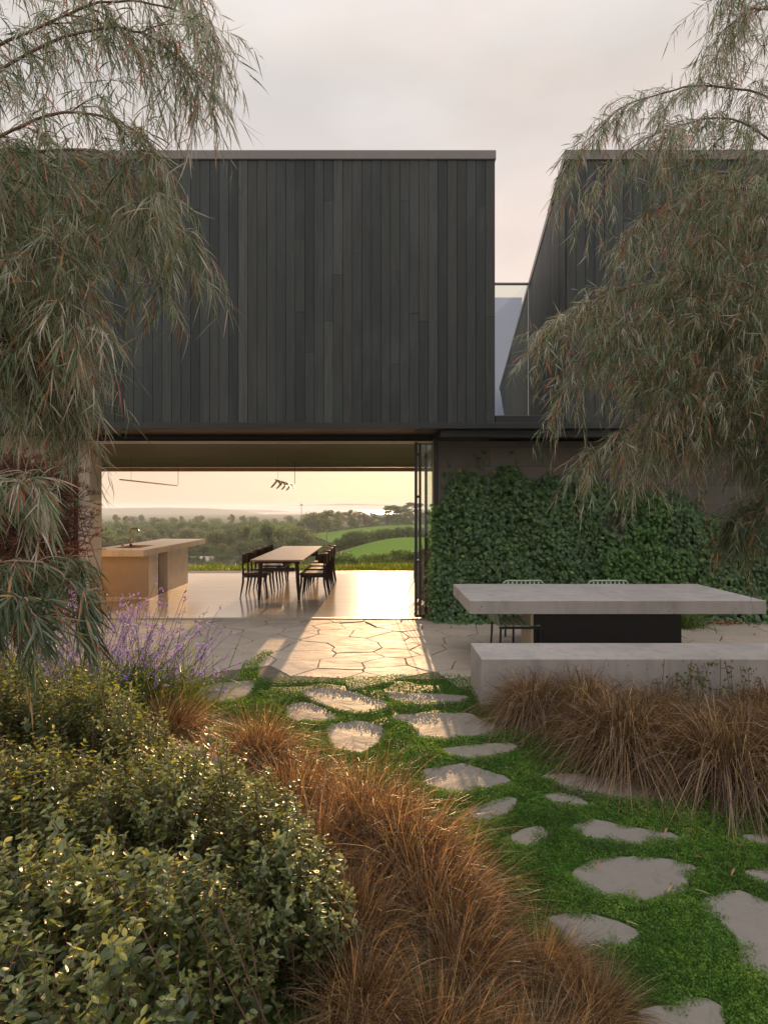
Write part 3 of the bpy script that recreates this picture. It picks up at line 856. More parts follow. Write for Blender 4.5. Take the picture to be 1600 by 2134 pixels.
g = G(); g.box(x0 + .15, x1 - .012, y0 + .28, 11.62, 0.0, zt0 - .002); g.box(x0 + .15, x1 - .20, 11.62, 12.15, 0.0, zt0 - .002); g.box(x0 + .15, x1 - .012, 12.15, 13.45, 0.0, zt0 - .002)
g.build('carcass', MAT['counter'], isl, origin=IO)
g = G(); g.cbox(x0 + .16, x1 - .03, y0 + .258, y0 + .278, 0.04, zt0 - .01, .002); g.build('end_panel', MAT['cabinet'], isl, origin=IO)
g = G(); g.box(x1 - .199, x1 - .185, 11.63, 12.14, 0.04, zt0 - .01); g.build('niche_panel', MAT['walnut'], isl, origin=IO)
g = G(); g.cbox(x0 + .06, x0 + .148, y0 + .20, y0 + .60, 0.0, zt0 - .004, .002); g.build('side_panel', MAT['orange'], isl, origin=IO)
sk.data.transform(__import__('mathutils').Matrix.Translation((-IO[0], -IO[1], -IO[2])))

# ------------------------------------------------------------------ dining table and chairs
TO = (-1.83, 12.75, 0)
dt = thing('dining_table', 'long pale-topped dining table on dark legs in the glazed room', 'dining table', TO)
g = G(); g.box(-2.28, -1.8412, 10.82, 14.68, .722, .75); g.box(-1.8388, -1.33, 10.82, 14.68, .722, .75); g.build('tabletop', MAT['tabletop'], dt, origin=TO)
for lx, ly in ((-2.12, 10.98), (-1.46, 10.98), (-2.12, 14.5), (-1.46, 14.5)):
    g = G(); s_ = -1 if lx < TO[0] else 1
    g.tube([(lx, ly, .715), (lx + s_ * .015, ly, .35), (lx + s_ * .035, ly - .0, 0)], [.036, .036, .022], 8); g.build('leg', MAT['blackwood'], dt, origin=TO)
g = G()
for yy in (10.98, 14.5): g.cbox(-2.085, -1.495, yy - .02, yy + .02, .52, .59, .004)
g.cbox(-1.82, -1.77, 11.0, 14.48, .525, .585, .004); g.cbox(-2.2, -1.4, 10.9, 14.6, .68, .72, .004)
g.build('frame', MAT['blackwood'], dt, origin=TO)

def make_chair():
    t = thing('dining_chair', '', 'dining chair', (0, 0, 0), 0, 'dining chairs along the table')
    g = G()     # seat pad, front is +x
    n = 10; u = np.linspace(0, 1, n)
    pts = []
    out_ = [(-.22, -.19), (-.2, -.21), (.2, -.235), (.235, -.2), (.235, .2), (.2, .235), (-.2, .21), (-.22, .19)]
    g.prism(out_, .425, .455); g.prism([(a * .93, b * .93) for a, b in out_], .455, .468)
    g.build('seat', MAT['walnut'], t)
    g = G()     # wrapped back
    a = np.linspace(-1.05, 1.05, 11)
    for i in range(10):
        P = []
        for k in (i, i + 1):
            c, s_ = math.cos(a[k]), math.sin(a[k])
            x, y = .03 - .285 * c, .262 * s_
            P.append((x, y, c, s_))
        h = lambda k: (.62 + .05 * abs(a[k]) ** 2 * .8, .825)
        V = []
        for (x, y, c, s_), k in zip(P, (i, i + 1)):
            z0_, z1_ = h(k)
            V += [(x, y, z0_), (x, y, z1_), (x - .022 * c, y + .022 * s_, z1_), (x - .022 * c, y + .022 * s_, z0_)]
        g.add(V, [(0, 4, 5, 1), (1, 5, 6, 2), (2, 6, 7, 3), (3, 7, 4, 0), (0, 1, 2, 3), (4, 7, 6, 5)])
    g.build('backrest', MAT['walnut'], t)
    for sy in (-1, 1):
        g = G(); g.tube([(-.235, sy * .20, .80), (-.225, sy * .195, .45), (-.225, sy * .20, .3), (-.275, sy * .215, 0)], [.014, .022, .022, .012], 6); g.build('leg', MAT['blackwood'], t)
        g = G(); g.tube([(.2, sy * .2, .425), (.2, sy * .2, .3), (.235, sy * .215, 0)], [.023, .022, .012], 6); g.build('leg', MAT['blackwood'], t)
    g = G(); g.cbox(-.2, .19, -.2, -.17, .38, .423, .003); g.cbox(-.2, .19, .17, .2, .38, .423, .003); g.cbox(-.21, -.185, -.168, .168, .38, .423, .003); g.build('rail', MAT['blackwood'], t)
    return t
chair = make_chair()
names = [('nearest chair on the kitchen side of the dining table', 0), ('second chair back on the kitchen side of the dining table', 1), ('third chair back on the kitchen side of the dining table', 2), ('farthest chair on the kitchen side of the dining table', 3)]
first = True
for side in (0, 1):
    for k in range(4):
        w = 'kitchen side' if side == 0 else 'sliding door side'
        o_ = ['nearest', 'second', 'third', 'farthest'][k]
        lab = f'dark wooden dining chair, {o_} one on the {w} of the table'
        loc = (-2.27 if side == 0 else -1.21, 11.42 + k * .74 + (0.03 if side else 0), 0); rz = 0.03 * (k - 1) if side == 0 else math.pi + 0.02 * (k - 1)
        if first:
            chair['label'] = lab; chair.location = loc; chair.rotation_euler = (0, 0, rz); first = False
        else:
            dup(chair, loc, rz, None, lab)

# ------------------------------------------------------------------ pendant lamps
PO = (-4.75, 12.6, 2.2)
p = thing('pendant_lamp', 'thin straight brass bar pendant hanging over the kitchen island', 'pendant lamp', PO, 0, 'pendant lamps in the room')
g = G(); g.cbox(-4.72, -4.695, 11.0, 14.15, 2.195, 2.22, .004); g.build('bar', MAT['brass'], p, origin=PO)
for yy, xx in ((14.14, -4.68), (11.5, -4.707)):
    g = G(); g.tube([(xx, yy, 2.22), (xx, yy, 2.71)], .0025 if yy < 12 else .006, 5); g.build('cord', MAT['dark_metal'], p, origin=PO)
PO = (-1.85, 12.0, 2.2)
p = thing('pendant_lamp', 'brass pendant of slanted shades on a bar hanging over the dining table', 'pendant lamp', PO, 0, 'pendant lamps in the room')
g = G(); g.cbox(-1.862, -1.838, 10.95, 13.2, 2.19, 2.21, .004); g.build('bar', MAT['brass'], p, origin=PO)
for k in range(4):
    yy = 11.05 + k * .62
    g = G()
    g.extrude([(-1.85, yy, 2.20), (-1.82, yy, 2.20), (-1.935, yy, 2.07), (-1.965, yy, 2.06)], (0, .10, 0))
    g.extrude([(-1.836, yy + .02, 2.188), (-1.806, yy + .02, 2.188), (-1.77, yy + .02, 2.10), (-1.785, yy + .02, 2.095)], (0, .10, 0))
    g.build('lamp_shade', MAT['brass'], p, origin=PO)
g = G(); g.tube([(-1.80, 13.18, 2.21), (-1.80, 13.18, 2.71)], .006, 5); g.build('cord', MAT['dark_metal'], p, origin=PO)
g = G(); g.tube([(-1.85, 11.2, 2.21), (-1.85, 11.2, 2.71)], .0025, 5); g.build('cord', MAT['dark_metal'], p, origin=PO)

# ------------------------------------------------------------------ ribbed armchair behind the sliding doors
AO = (1.25, 10.5, 0)
ac = thing('armchair', 'rounded sage armchair with ribbed upholstery behind the open sliding doors', 'armchair', AO)
g = G()
for k in range(11):
    i_ = k * .062
    zt = .93 - i_ * .62; xl = .70 + i_ * .35; r = .20
    yk = 10.85 - i_ * .9
    pts = [(1.75, yk, zt - .03), (1.45, yk, zt), (xl + r, yk, zt)] + [(xl + r - r * math.sin(t), yk, zt - r + r * math.cos(t)) for t in np.linspace(.3, math.pi / 2, 5)] + [(xl, yk, zt * .45), (xl + .06, yk, .05)]
    g.tube(pts, .036, 8)
g.build('ribbed_back', MAT['rope'], ac, origin=AO, smooth=True)
g = G(); g.cbox(.80, 1.75, 10.2, 10.8, .10, .42, .04); g.build('seat', MAT['rope'], ac, origin=AO)
g = G(); g.cbox(.9, 1.7, 10.3, 10.75, 0.002, .095, .01); g.build('base', MAT['blackwood'], ac, origin=AO)

# ------------------------------------------------------------------ concrete table, bench and garden chairs
CO = (2.45, 6.75, 0)
ct = thing('concrete_table', 'thick grey concrete slab table on a dark plinth outdoors', 'outdoor table', CO)
g = G(); g.cbox(.945, 2.447, 6.09, 7.42, .613, .75, .004); g.cbox(2.4485, 3.955, 6.09, 7.42, .613, .75, .004); g.build('tabletop', MAT['tableconc'], ct, origin=CO)
g = G(); g.box(1.70, 3.30, 6.50, 6.52, -.006, .612); g.build('plinth_panel', MAT['black'], ct, origin=CO)
g = G(); g.cbox(1.665, 1.698, 6.50, 6.92, -.006, .612, .004); g.cbox(1.70, 3.30, 6.522, 6.90, -.006, .61, .004); g.build('plinth', MAT['concrete'], ct, origin=CO)
BO = (2.8, 5.35, 0)
g = G(); g.cbox(.883, 4.9, 5.06, 5.65, -.04, .42, .006)
tag(g.build('concrete_bench', MAT['tableconc'], origin=BO), 'long low concrete bench block in front of the slab table', 'bench')

def garden_chair(loc, rz, label):
    t = thing('garden_chair', label, 'garden chair', loc, rz, 'garden chairs at the concrete table')
    for sx in (-1, 1):
        for sy in (-1, 1):
            g = G(); g.tube([(sx * .24, sy * .21, .40), (sx * .25, sy * .23, -.006)], .013, 6); g.build('leg', MAT['dark_metal'], t)
    g = G()
    for sx in (-1, 1): g.cbox(sx * .25 - .012, sx * .25 + .012, -.23, .23, .385, .41, .003)
    g.cbox(-.237, .237, -.232, -.208, .20, .225, .003); g.build('frame', MAT['dark_metal'], t)
    g = G()
    for k in range(7): g.cbox(-.235, .235, -.22 + k * .064, -.22 + k * .064 + .05, .412, .424, .003)
    g.build('seat', MAT['palegreen'], t)
    g = G()
    a = np.linspace(0, math.pi / 2, 6)
    prof = [(-.26, .24, .42), (-.265, .27, .66)] + [(-.265 + .06 * (1 - math.cos(t)), .285, .67 + .06 * math.sin(t)) for t in a]
    pts = prof + [(-x, y, z) for x, y, z in prof[::-1]]
    g.tube(pts, .012, 6)
    for k in range(8): g.tube([(-.2 + k * .057, .25, .42), (-.2 + k * .057, .286, .722)], .011, 5)
    g.build('backrest', MAT['palegreen'], t, smooth=True)
    return t
garden_chair((1.93, 7.62, 0), 0.0, 'pale green slatted garden chair behind the end of the concrete table nearest the house door')
garden_chair((3.06, 7.62, 0), 0.03, 'pale green slatted garden chair behind the middle of the concrete table')
garden_chair((1.55, 6.72, 0), math.pi / 2, 'dark-legged garden chair drawn up beside the table plinth')

# ================================================================== planting
LEAF = [0.25, 0.85, 1.0, 0.7, 0.06]          # lance-shaped outline
BLADE = [1.0, 0.95, 0.85, 0.7, 0.5, 0.3, 0.05]

# ------------------------------------------------------------------ moss between the stones
rng = np.random.default_rng(31)
def moss_points(n, x0, x1, y0, y1, edge):
    P = np.c_[rng.uniform(x0, x1, n), rng.uniform(y0, y1, n)]
    wob = np.interp(np.arange(n) * 0 + P[:, 0] * 37 % 1, [0, 1], [0, 0])
    ok = np.ones(n, bool); d = np.full(n, 9.0)
    for st in STONES:
        lo, hi = st.min(0) - .15, st.max(0) + .15
        near = np.where(((P > lo) & (P < hi)).all(1))[0]
        if len(near) == 0: continue
        ins = in_poly(P[near], st); ds = poly_dist(P[near], st)
        wv = edge * (.4 + 1.6 * rng.random(len(near)) ** 2) * (1.15 + np.sin(P[near, 0] * 31 + 2 * np.sin(P[near, 1] * 23)) )
        ok[near[ins & (ds > wv)]] = False
        d[near] = np.minimum(d[near], np.where(ins, 0, ds))
    ins = in_poly(P, patio_edge); ds = np.where(ins, poly_dist(P, patio_edge), 0)
    ok &= ~(ins & (ds > edge))
    return P[ok], d[ok]
g = G()
# denser close to the viewer
for (n, x0, x1, y0, y1, sz) in ((260000, .1, 2.6, 1.7, 3.3, .0066), (210000, -1.0, 3.2, 3.3, 4.8, .0080), (80000, -2.4, 1.3, 4.8, 7.0, .011)):
    P, d = moss_points(n, x0, x1, y0, y1, .017)
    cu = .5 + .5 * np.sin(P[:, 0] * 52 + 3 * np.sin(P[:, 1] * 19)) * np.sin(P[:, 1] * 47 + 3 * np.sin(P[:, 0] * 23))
    bg_ = .5 + .5 * np.sin(P[:, 0] * 9 + 2 * np.sin(P[:, 1] * 7)) * np.sin(P[:, 1] * 11 + P[:, 0] * 3)
    h = .012 + .068 * sstep(-.07, .10, d) * (0.25 + .35 * bg_ + .40 * cu)
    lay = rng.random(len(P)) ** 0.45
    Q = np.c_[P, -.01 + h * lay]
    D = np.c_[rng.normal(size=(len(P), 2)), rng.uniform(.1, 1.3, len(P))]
    shade = np.clip(.34 * rng.random(len(P)) + .30 * cu * lay + .22 * lay + .20 * np.sin(P[:, 0] * 5 + 1.3 * np.sin(P[:, 1] * 4)) * np.cos(P[:, 1] * 6) + .12 * np.sin(P[:, 0] * 17 + P[:, 1] * 9) * np.sin(P[:, 1] * 21 - P[:, 0] * 6), 0, 1)  # random tone; hollows and low layers darker, shade put into the leaf colour
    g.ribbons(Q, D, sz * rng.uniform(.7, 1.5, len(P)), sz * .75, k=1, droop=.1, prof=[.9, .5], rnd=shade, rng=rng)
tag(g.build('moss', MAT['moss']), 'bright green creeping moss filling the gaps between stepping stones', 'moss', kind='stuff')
P, d = moss_points(2600, -1.0, 3.0, 1.8, 5.2, .01)
g = G()
g.ribbons(np.c_[P, np.full(len(P), .01)], np.c_[rng.normal(size=(len(P), 2)) * .8, np.ones(len(P))], rng.uniform(.03, .11, len(P)), .0022, 4, .7, [1, .9, .7, .4, .1], .3, rng=rng, zmin=.012)
tag(g.build('stray_grass', MAT['sedge']), 'stray thin dry grass blades scattered through the moss', 'grass', kind='stuff')
# the low mat under it
nx_, ny_ = 150, 150
Xm, Ym = np.meshgrid(np.linspace(-2.4, 3.2, nx_), np.linspace(1.5, 7.0, ny_))
P = np.c_[Xm.ravel(), Ym.ravel()]
zz = np.full(len(P), -.018) + .008 * np.sin(P[:, 0] * 9) * np.sin(P[:, 1] * 11)
g = G(); i, j = np.meshgrid(np.arange(ny_ - 1), np.arange(nx_ - 1), indexing='ij')
g.addq(np.c_[P, zz], np.stack([i * nx_ + j, i * nx_ + j + 1, (i + 1) * nx_ + j + 1, (i + 1) * nx_ + j], -1).reshape(-1, 4), np.full(len(P), .1))
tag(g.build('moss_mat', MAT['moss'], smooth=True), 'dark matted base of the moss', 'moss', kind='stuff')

# fallen leaves on the moss
for k in range(16):
    x, y = [(1105, 1620), (1200, 1628), (1093, 1660), (1445, 1790), (1460, 1815), (1390, 1730), (1520, 1758), (1555, 1770), (1530, 1815), (1580, 1822), (1330, 1935), (1400, 1850), (1225, 1975), (1480, 1870), (1250, 1800), (1150, 1560)][k]
    c = gx(x, y, .03)
    g = G(); g.ribbons(np.array([[0, 0, .012]]), np.array([[math.cos(k * 2.1), math.sin(k * 2.1) * .6, .05]]), .05 + .03 * rng.random(), .010, 4, .25, LEAF, .25, rnd=rng.random(), fold=.3, rng=rng, side=np.array([[0.1, 0.2, 1.]]))
    o = g.build('fallen_leaf', MAT['deadleaf']); o.location = c
    tag(o, 'narrow dry curled leaf fallen on the moss among the stepping stones', 'leaf', 'fallen leaves on the moss')

# ------------------------------------------------------------------ bronze sedge tussocks
def sedge_mesh(seed, n, L0, L1, sweep=(0, 0), up=0.9, w=.0036, tl=.42, dr=(.3, 1.0)):
    r = np.random.default_rng(seed)
    a = r.uniform(0, 2 * math.pi, n)
    tilt = np.abs(r.normal(0, tl, n)) + .06
    rad = .09 * np.sqrt(r.random(n))
    P = np.c_[rad * np.cos(a), rad * np.sin(a), np.zeros(n)]
    D = np.c_[np.sin(tilt) * np.cos(a) + sweep[0] * .5, np.sin(tilt) * np.sin(a) + sweep[1] * .5, np.cos(tilt) * up]
    # locks: blades share a lean in bunches
    lock = r.integers(0, 34, n); ld = r.normal(size=(34, 2)) * .27
    D[:, :2] += ld[lock]
    L = r.uniform(L0, L1, n)
    g = G()
    g.ribbons(P, D, L, w * r.uniform(.7, 1.35, n), 6, r.uniform(*dr, n), BLADE, .22, rnd=np.where(r.random(n) < .03, r.uniform(.95, 1, n), np.clip(r.beta(1.2, 1.7, n), 0, .93)), rng=r, zmin=.0)
    return g.build('blades', MAT['sedge'])
def sedge_thing(mesh_o, loc, rz, sc, label, group):
    t = thing('sedge_tussock', label, 'sedge', loc, rz, group)
    t.scale = sc
    c = mesh_o.copy(); COL.objects.link(c); c.parent = t
    return t
protos = [sedge_mesh(100 + k, 1900, .45, .85, sweep=[(0, 0), (.25, -.1), (.5, -.3), (-.15, -.1)][k]) for k in range(4)]
near = [sedge_mesh(200 + k, 2300, .48, .92, sweep=[(.30, -.12), (.65, -.12)][k], w=.0034) for k in range(2)]
mound = [sedge_mesh(230 + k, 2800, .75, 1.4, up=1.3, w=.0042, tl=.46, dr=(.75, 1.6)) for k in range(2)]
SL = [  # x, y, radius scale, height scale, mesh, label
 (-1.50, 4.30, .95, .98, protos[0], 'sunlit copper sedge tuft below the violet flowers'),
 (-.78, 3.95, .90, .95, protos[1], 'glowing copper sedge tuft between the boulders and the stepping stones'),
 (-1.0, 3.50, .9, .85, protos[0], 'copper sedge tuft just behind the leafy shrub top'),
 (-.45, 3.32, .92, .92, protos[1], 'low copper sedge tuft swept over the sunlit stepping stone'),
 (-.08, 3.02, .98, 1.08, protos[1], 'tall rounded crest of copper sedge standing in full sun'),
 (.14, 2.75, .86, .95, near[0], 'copper sedge tussock bending right on the sunlit crest toward the stones'),
 (-.30, 2.72, .8, .95, protos[0], 'copper sedge tussock at the right shoulder of the leafy shrub'),
 (.24, 2.42, .74, .84, near[1], 'brown sedge tussock leaning over the small tucked stepping stone'),
 (-.08, 2.30, .66, .82, protos[1], 'brown sedge tussock in the middle of the long mound'),
 (.30, 2.15, .60, .68, near[1], 'brown sedge tussock leaning toward the bluish square stone'),
 (-.05, 1.95, .62, .76, protos[2], 'brown sedge tussock beside the overhanging shrub branch'),
 (.20, 1.82, .58, .66, near[1], 'golden-brown sedge tussock combed to the right above the dark hollow'),
 (.40, 1.75, .52, .58, near[0], 'sedge tussock drooping over the half hidden stepping stone'),
 (-.12, 1.62, .58, .62, near[0], 'dark sedge tussock at the foot of the leafy shrub'),
 (.34, 1.52, .48, .52, near[1], 'sedge tussock with pale plumes nearest the bottom stepping stone'),
 (.12, 1.50, .5, .55, near[0], 'sedge tussock sweeping right at the bottom of the view'),
 (.50, 1.72, .50, .55, near[1], 'sedge tussock with tips lying on the moss left of the nearest stepping stone'),
 (.60, 2.14, .46, .50, near[1], 'sedge tussock fanning over the left half of the half hidden stone'),
 (.70, 1.96, .46, .52, near[0], 'straw-tipped sedge tussock between the half hidden stone and the nearest stone'),
 (.60, 1.60, .48, .50, near[0], 'sedge tussock whose tips reach the nearest stepping stone'),
 (.62, 1.40, .46, .46, near[1], 'pale sedge tussock cut off by the bottom edge of the view'),
 (.47, 1.50, .46, .5, near[0], 'pale straw sedge tussock in the corner below the half hidden stone'),
 (-.06, 1.40, .5, .52, protos[3], 'thin upright sedge tussock at the very bottom by the shrub'),
]
for k, (x, y, sr, sh, mo, lab) in enumerate(SL):
    sedge_thing(mo, (x, y, -.02), (rng.uniform(-.5, .5) if mo in near or mo is protos[1] or mo is protos[2] else rng.uniform(0, 6.28)), (sr, sr, sh), lab, 'bronze sedges in the sunlit bed')
SR = [
 (1.24, 4.72, 0.88, 1.12, 'shaded brown sedge at the near corner of the concrete bench'),
 (1.60, 4.60, 0.92, 1.22, 'second shaded brown sedge along the bench, tallest against its top edge'),
 (1.64, 3.98, 1.12, 1.28, 'shaded round brown sedge spilling onto the moss beside the long diagonal stone'),
 (2.12, 4.55, 0.89, 0.96, 'shaded brown sedge against the middle of the bench front'),
 (2.12, 3.62, 1.15, 1.30, 'dark round brown sedge mound behind the long diagonal stone'),
 (2.66, 3.50, 1.15, 1.36, 'largest drooping brown sedge mound at the right edge of the view'),
 (2.62, 4.20, 0.92, 1.02, 'brown sedge between the large right mound and the bench'),
 (2.95, 3.85, 0.92, 1.08, 'brown sedge cut off by the right edge of the view'),
 (3.05, 4.65, 0.86, 0.86, 'low brown sedge against the right end of the bench'),
]
for k, (x, y, sr, sh, lab) in enumerate(SR):
    sedge_thing(mound[k % 2], (x, y, -.02), rng.uniform(0, 6.28), (sr, sr, sh), lab, 'bronze sedges along the bench')
for o in protos + near + mound:
    bpy.data.objects.remove(o)

# ------------------------------------------------------------------ leafy shrubs in the foreground
def shrub(name, label, cx, cy, pts, n, seed, lsz=.027):
    """pts: canopy outline on the ground; each stem carries pairs of rounded leaves"""
    r = np.random.default_rng(seed)
    pts = np.array(pts, float)
    P = r.uniform(pts.min(0), pts.max(0), size=(n * 3, 2))
    P = P[in_poly(P, pts)][:n]; n = len(P)
    de = poly_dist(P, pts)
    zt = canopy(P[:, 0], P[:, 1]) * (0.55 + .45 * sstep(0, .22, de)) + r.normal(0, .05, n) + (r.random(n) < .14) * r.uniform(.02, .14, n)
    out_ = nrm(np.c_[P - pts.mean(0), np.zeros(n)])
    lean = r.normal(size=(n, 3)) * .30 + out_ * (.45 * (1 - sstep(0, .3, de)))[:, None]
    lean[:, 2] = 1
    D = nrm(lean)
    Ls = r.uniform(.22, .42, n)
    tip = np.c_[P, zt]
    base = tip - D * Ls[:, None]
    t = thing(name, label, 'shrub', (cx, cy, 0), 0, 'leafy shrubs in the foreground')
    g = G()
    nl = 15
    for k in range(nl):
        f = (k + .5) / nl
        f = 1 - (1 - f) ** 1.15
        Q = base + D * (Ls * f)[:, None] + r.normal(size=(n, 3)) * .003
        az = (k % 2) * math.pi / 2 + r.uniform(0, 6.28, n) * .25 + (np.arange(n) * 2.4)
        u = nrm(np.cross(D, r.normal(size=(n, 3)) * .1 + np.array([.3, .2, .1]))); v = np.cross(D, u)
        ld = u * np.cos(az)[:, None] + v * np.sin(az)[:, None]
        for sg in (-1, 1):
            keep = r.random(n) < .92
            dd = nrm(ld * sg + D * r.uniform(.05, .6, n)[:, None])
            size = lsz * r.uniform(.75, 1.25, n) * (1.0 if f < .8 else .72)
            rn = np.clip(r.normal(.40, .17, n) + (f > .86) * .3, 0, 1)
            # blade faces up: side vector from the vertical
            g.ribbons(Q[keep], dd[keep], size[keep], size[keep] * .56, 4, .15, [.18, .85, 1.0, .72, .08], .12, rnd=rn[keep], fold=.28, rng=r, side=(D + r.normal(size=(n, 3)) * .3)[keep])
    g.build('foliage', MAT['shrub'], t, origin=(cx, cy, 0))
    g = G()
    bb = np.repeat(base - D * .10, 1, 0)
    g.ribbons(bb, D, Ls + .10, .0035, 3, 0, [1, .9, .8, .5], .03, rnd=.5, rng=r)
    g.ribbons(bb, D, Ls + .10, .0035, 3, 0, [1, .9, .8, .5], .03, rnd=.5, rng=r)
    # woody limbs from the ground up into the crown
    for k in range(16):
        i_ = r.integers(0, n)
        b = np.array([cx + r.normal() * .12, cy + r.normal() * .12, -.05]); e = base[i_]
        mid = (b + e) / 2 + np.array([r.normal() * .05, r.normal() * .05, .08])
        tt = np.linspace(0, 1, 6)[:, None]
        g.tube((1 - tt) ** 2 * b + 2 * tt * (1 - tt) * mid + tt ** 2 * e, np.linspace(.008, .0025, 6), 5)
    g.build('branches', MAT['twig'], t, origin=(cx, cy, 0))
    return t
def canopy(x, y):
    return .58 + .05 * sstep(1.5, 3.0, y) + .10 * sstep(-1.2, -2.2, x) * sstep(2.4, 3.4, y) - .12 * sstep(-1.3, -.5, x) * sstep(2.6, 3.1, y) - .15 * sstep(-.75, -.1, x) * sstep(1.9, 2.3, y) + .05 * np.sin(x * 3.1 + 1) * np.sin(y * 2.7) + .03 * np.sin(x * 7 + y * 5)
shrub('leafy_shrub', 'glossy rounded-leaf shrub nearest the viewer at the bottom left', -.75, 1.55, [(-1.6, 1.0), (-.40, 1.0), (-.30, 1.30), (-.36, 1.62), (-.28, 1.95), (-.6, 2.1), (-1.7, 2.0)], 760, 41, .031)
shrub('leafy_shrub', 'broad glossy rounded-leaf shrub with a branch reaching over the brown sedges', -.8, 2.35, [(-1.75, 1.95), (-.6, 2.05), (-.28, 1.93), (-.04, 2.12), (-.14, 2.45), (-.42, 2.75), (-.9, 2.85), (-1.9, 2.8)], 1150, 42, .029)
shrub('leafy_shrub', 'farther glossy rounded-leaf shrub below the violet flowers and boulders', -1.5, 3.15, [(-2.4, 2.75), (-.9, 2.9), (-.75, 3.1), (-1.2, 3.35), (-1.45, 3.7), (-2.0, 3.95), (-2.9, 3.9)], 1150, 43, .029)

# ------------------------------------------------------------------ boulders
def boulder(c, size, seed, label):
    r = np.random.default_rng(seed)
    import bmesh
    bm = bmesh.new(); bmesh.ops.create_icosphere(bm, subdivisions=4, radius=1)
    V = np.array([v.co[:] for v in bm.verts]); Fc = [[v.index for v in f.verts] for f in bm.faces]; bm.free()
    pl = nrm(r.normal(size=(16, 3))); off = r.uniform(.62, .95, 16)
    for n_, o_ in zip(pl, off):
        e = V @ n_ - o_
        V = V - np.maximum(e, 0)[:, None] * n_ * .9
    V = V + .02 * np.sin(V[:, [1, 2, 0]] * 9 + seed) + .01 * np.sin(V[:, [2, 0, 1]] * 23)
    g = G(); g.add(V * np.array(size), Fc, r.random())
    o = g.build('boulder', MAT['rock'])
    o.location = c; o.rotation_euler = (0, 0, r.uniform(0, 3))
    return tag(o, label, 'boulder', 'boulders in the bed')
boulder((-1.72, 3.95, .10), (.26, .22, .26), 1, 'brown boulder at the foot of the sunlit copper sedge under the flowers')
boulder((-1.20, 3.62, .06), (.42, .26, .24), 2, 'broad flat-topped brown boulder behind the leafy shrub')
boulder((-.95, 3.38, .04), (.28, .2, .2), 3, 'smaller brown boulder half buried in copper sedge')

# ------------------------------------------------------------------ violet-flowered clumps
def flower_clump(c, nst, seed, lean, label, hmul=1.0, nleaf=700):
    r = np.random.default_rng(seed)
    t = thing('flowering_clump', label, 'flowering plant', c, 0, 'violet flowering clumps')
    g = G()
    a = r.uniform(0, 6.28, nleaf); tl = np.abs(r.normal(0, .5, nleaf)) + .1
    P = np.c_[.16 * r.normal(size=(nleaf, 2)), np.zeros(nleaf)]
    g.ribbons(P, np.c_[np.sin(tl) * np.cos(a), np.sin(tl) * np.sin(a), np.cos(tl)], r.uniform(.45, .95, nleaf), r.uniform(.007, .012, nleaf), 6, r.uniform(.2, .8, nleaf), BLADE, .08, rng=r, zmin=0)
    g.build('leaves', MAT['strap'], t)
    gs, gf = G(), G()
    for k in range(nst):
        az = r.uniform(0, 6.28); ti = abs(r.normal(0, .33)) + .05
        D = np.array([math.sin(ti) * math.cos(az) + lean[0], math.sin(ti) * math.sin(az) * .7 + lean[1], math.cos(ti)]); D /= np.linalg.norm(D)
        L = r.uniform(.75, 1.25) * hmul; tt = np.linspace(0, 1, 8)
        b = np.array([r.normal() * .14, r.normal() * .14, .0])
        C = b + D * (L * tt)[:, None]; C[:, 2] -= L * r.uniform(.05, .35) * tt ** 2
        C += np.cumsum(r.normal(size=(8, 3)) * .008, 0)
        gs.tube(C, np.linspace(.0035, .0012, 8), 3, cap=False)
        # flower heads along the upper part, some on short side shoots
        for q in range(r.integers(7, 15)):
            f = r.uniform(.48, 1.0); p_ = np.array([np.interp(f, tt, C[:, i]) for i in range(3)])
            so = r.normal(size=3) * .022 * (1.25 - f) * 1.6
            if np.linalg.norm(so) > .015: gs.tube(np.array([p_, p_ + so * .55 + [0, 0, .006], p_ + so]), .0010, 3, cap=False)
            m_ = r.integers(3, 8) if r.random() < .7 else 2
            Q = p_ + so + r.normal(size=(m_, 3)) * .006
            gf.ribbons(Q, r.normal(size=(m_, 3)) + [0, 0, .3], r.uniform(.009, .017, m_), r.uniform(.008, .013, m_), 2, .1, [.5, 1, .4], 0, rnd=np.clip(r.normal(.45, .25) + r.normal(size=m_) * .12, 0, 1), rng=r)
    gs.build('stems', MAT['greenstem'], t)
    gf.build('flowers', MAT['flower'], t)
    return t
flower_clump((-2.05, 4.75, 0), 75, 51, (.24, -.1), 'violet flowering clump arching right in front of the kitchen island', 1.05, 1500)
flower_clump((-2.55, 4.9, 0), 60, 52, (.05, -.1), 'violet flowering clump in front of the dark red shrub', 1.1)
flower_clump((-2.35, 4.35, 0), 45, 53, (-.05, -.15), 'violet flowering clump behind the dark drooping branch', .85)
flower_clump((-1.75, 4.95, 0), 26, 54, (.42, -.15), 'sparse violet flowering clump leaning low over the patio', .95, 500)

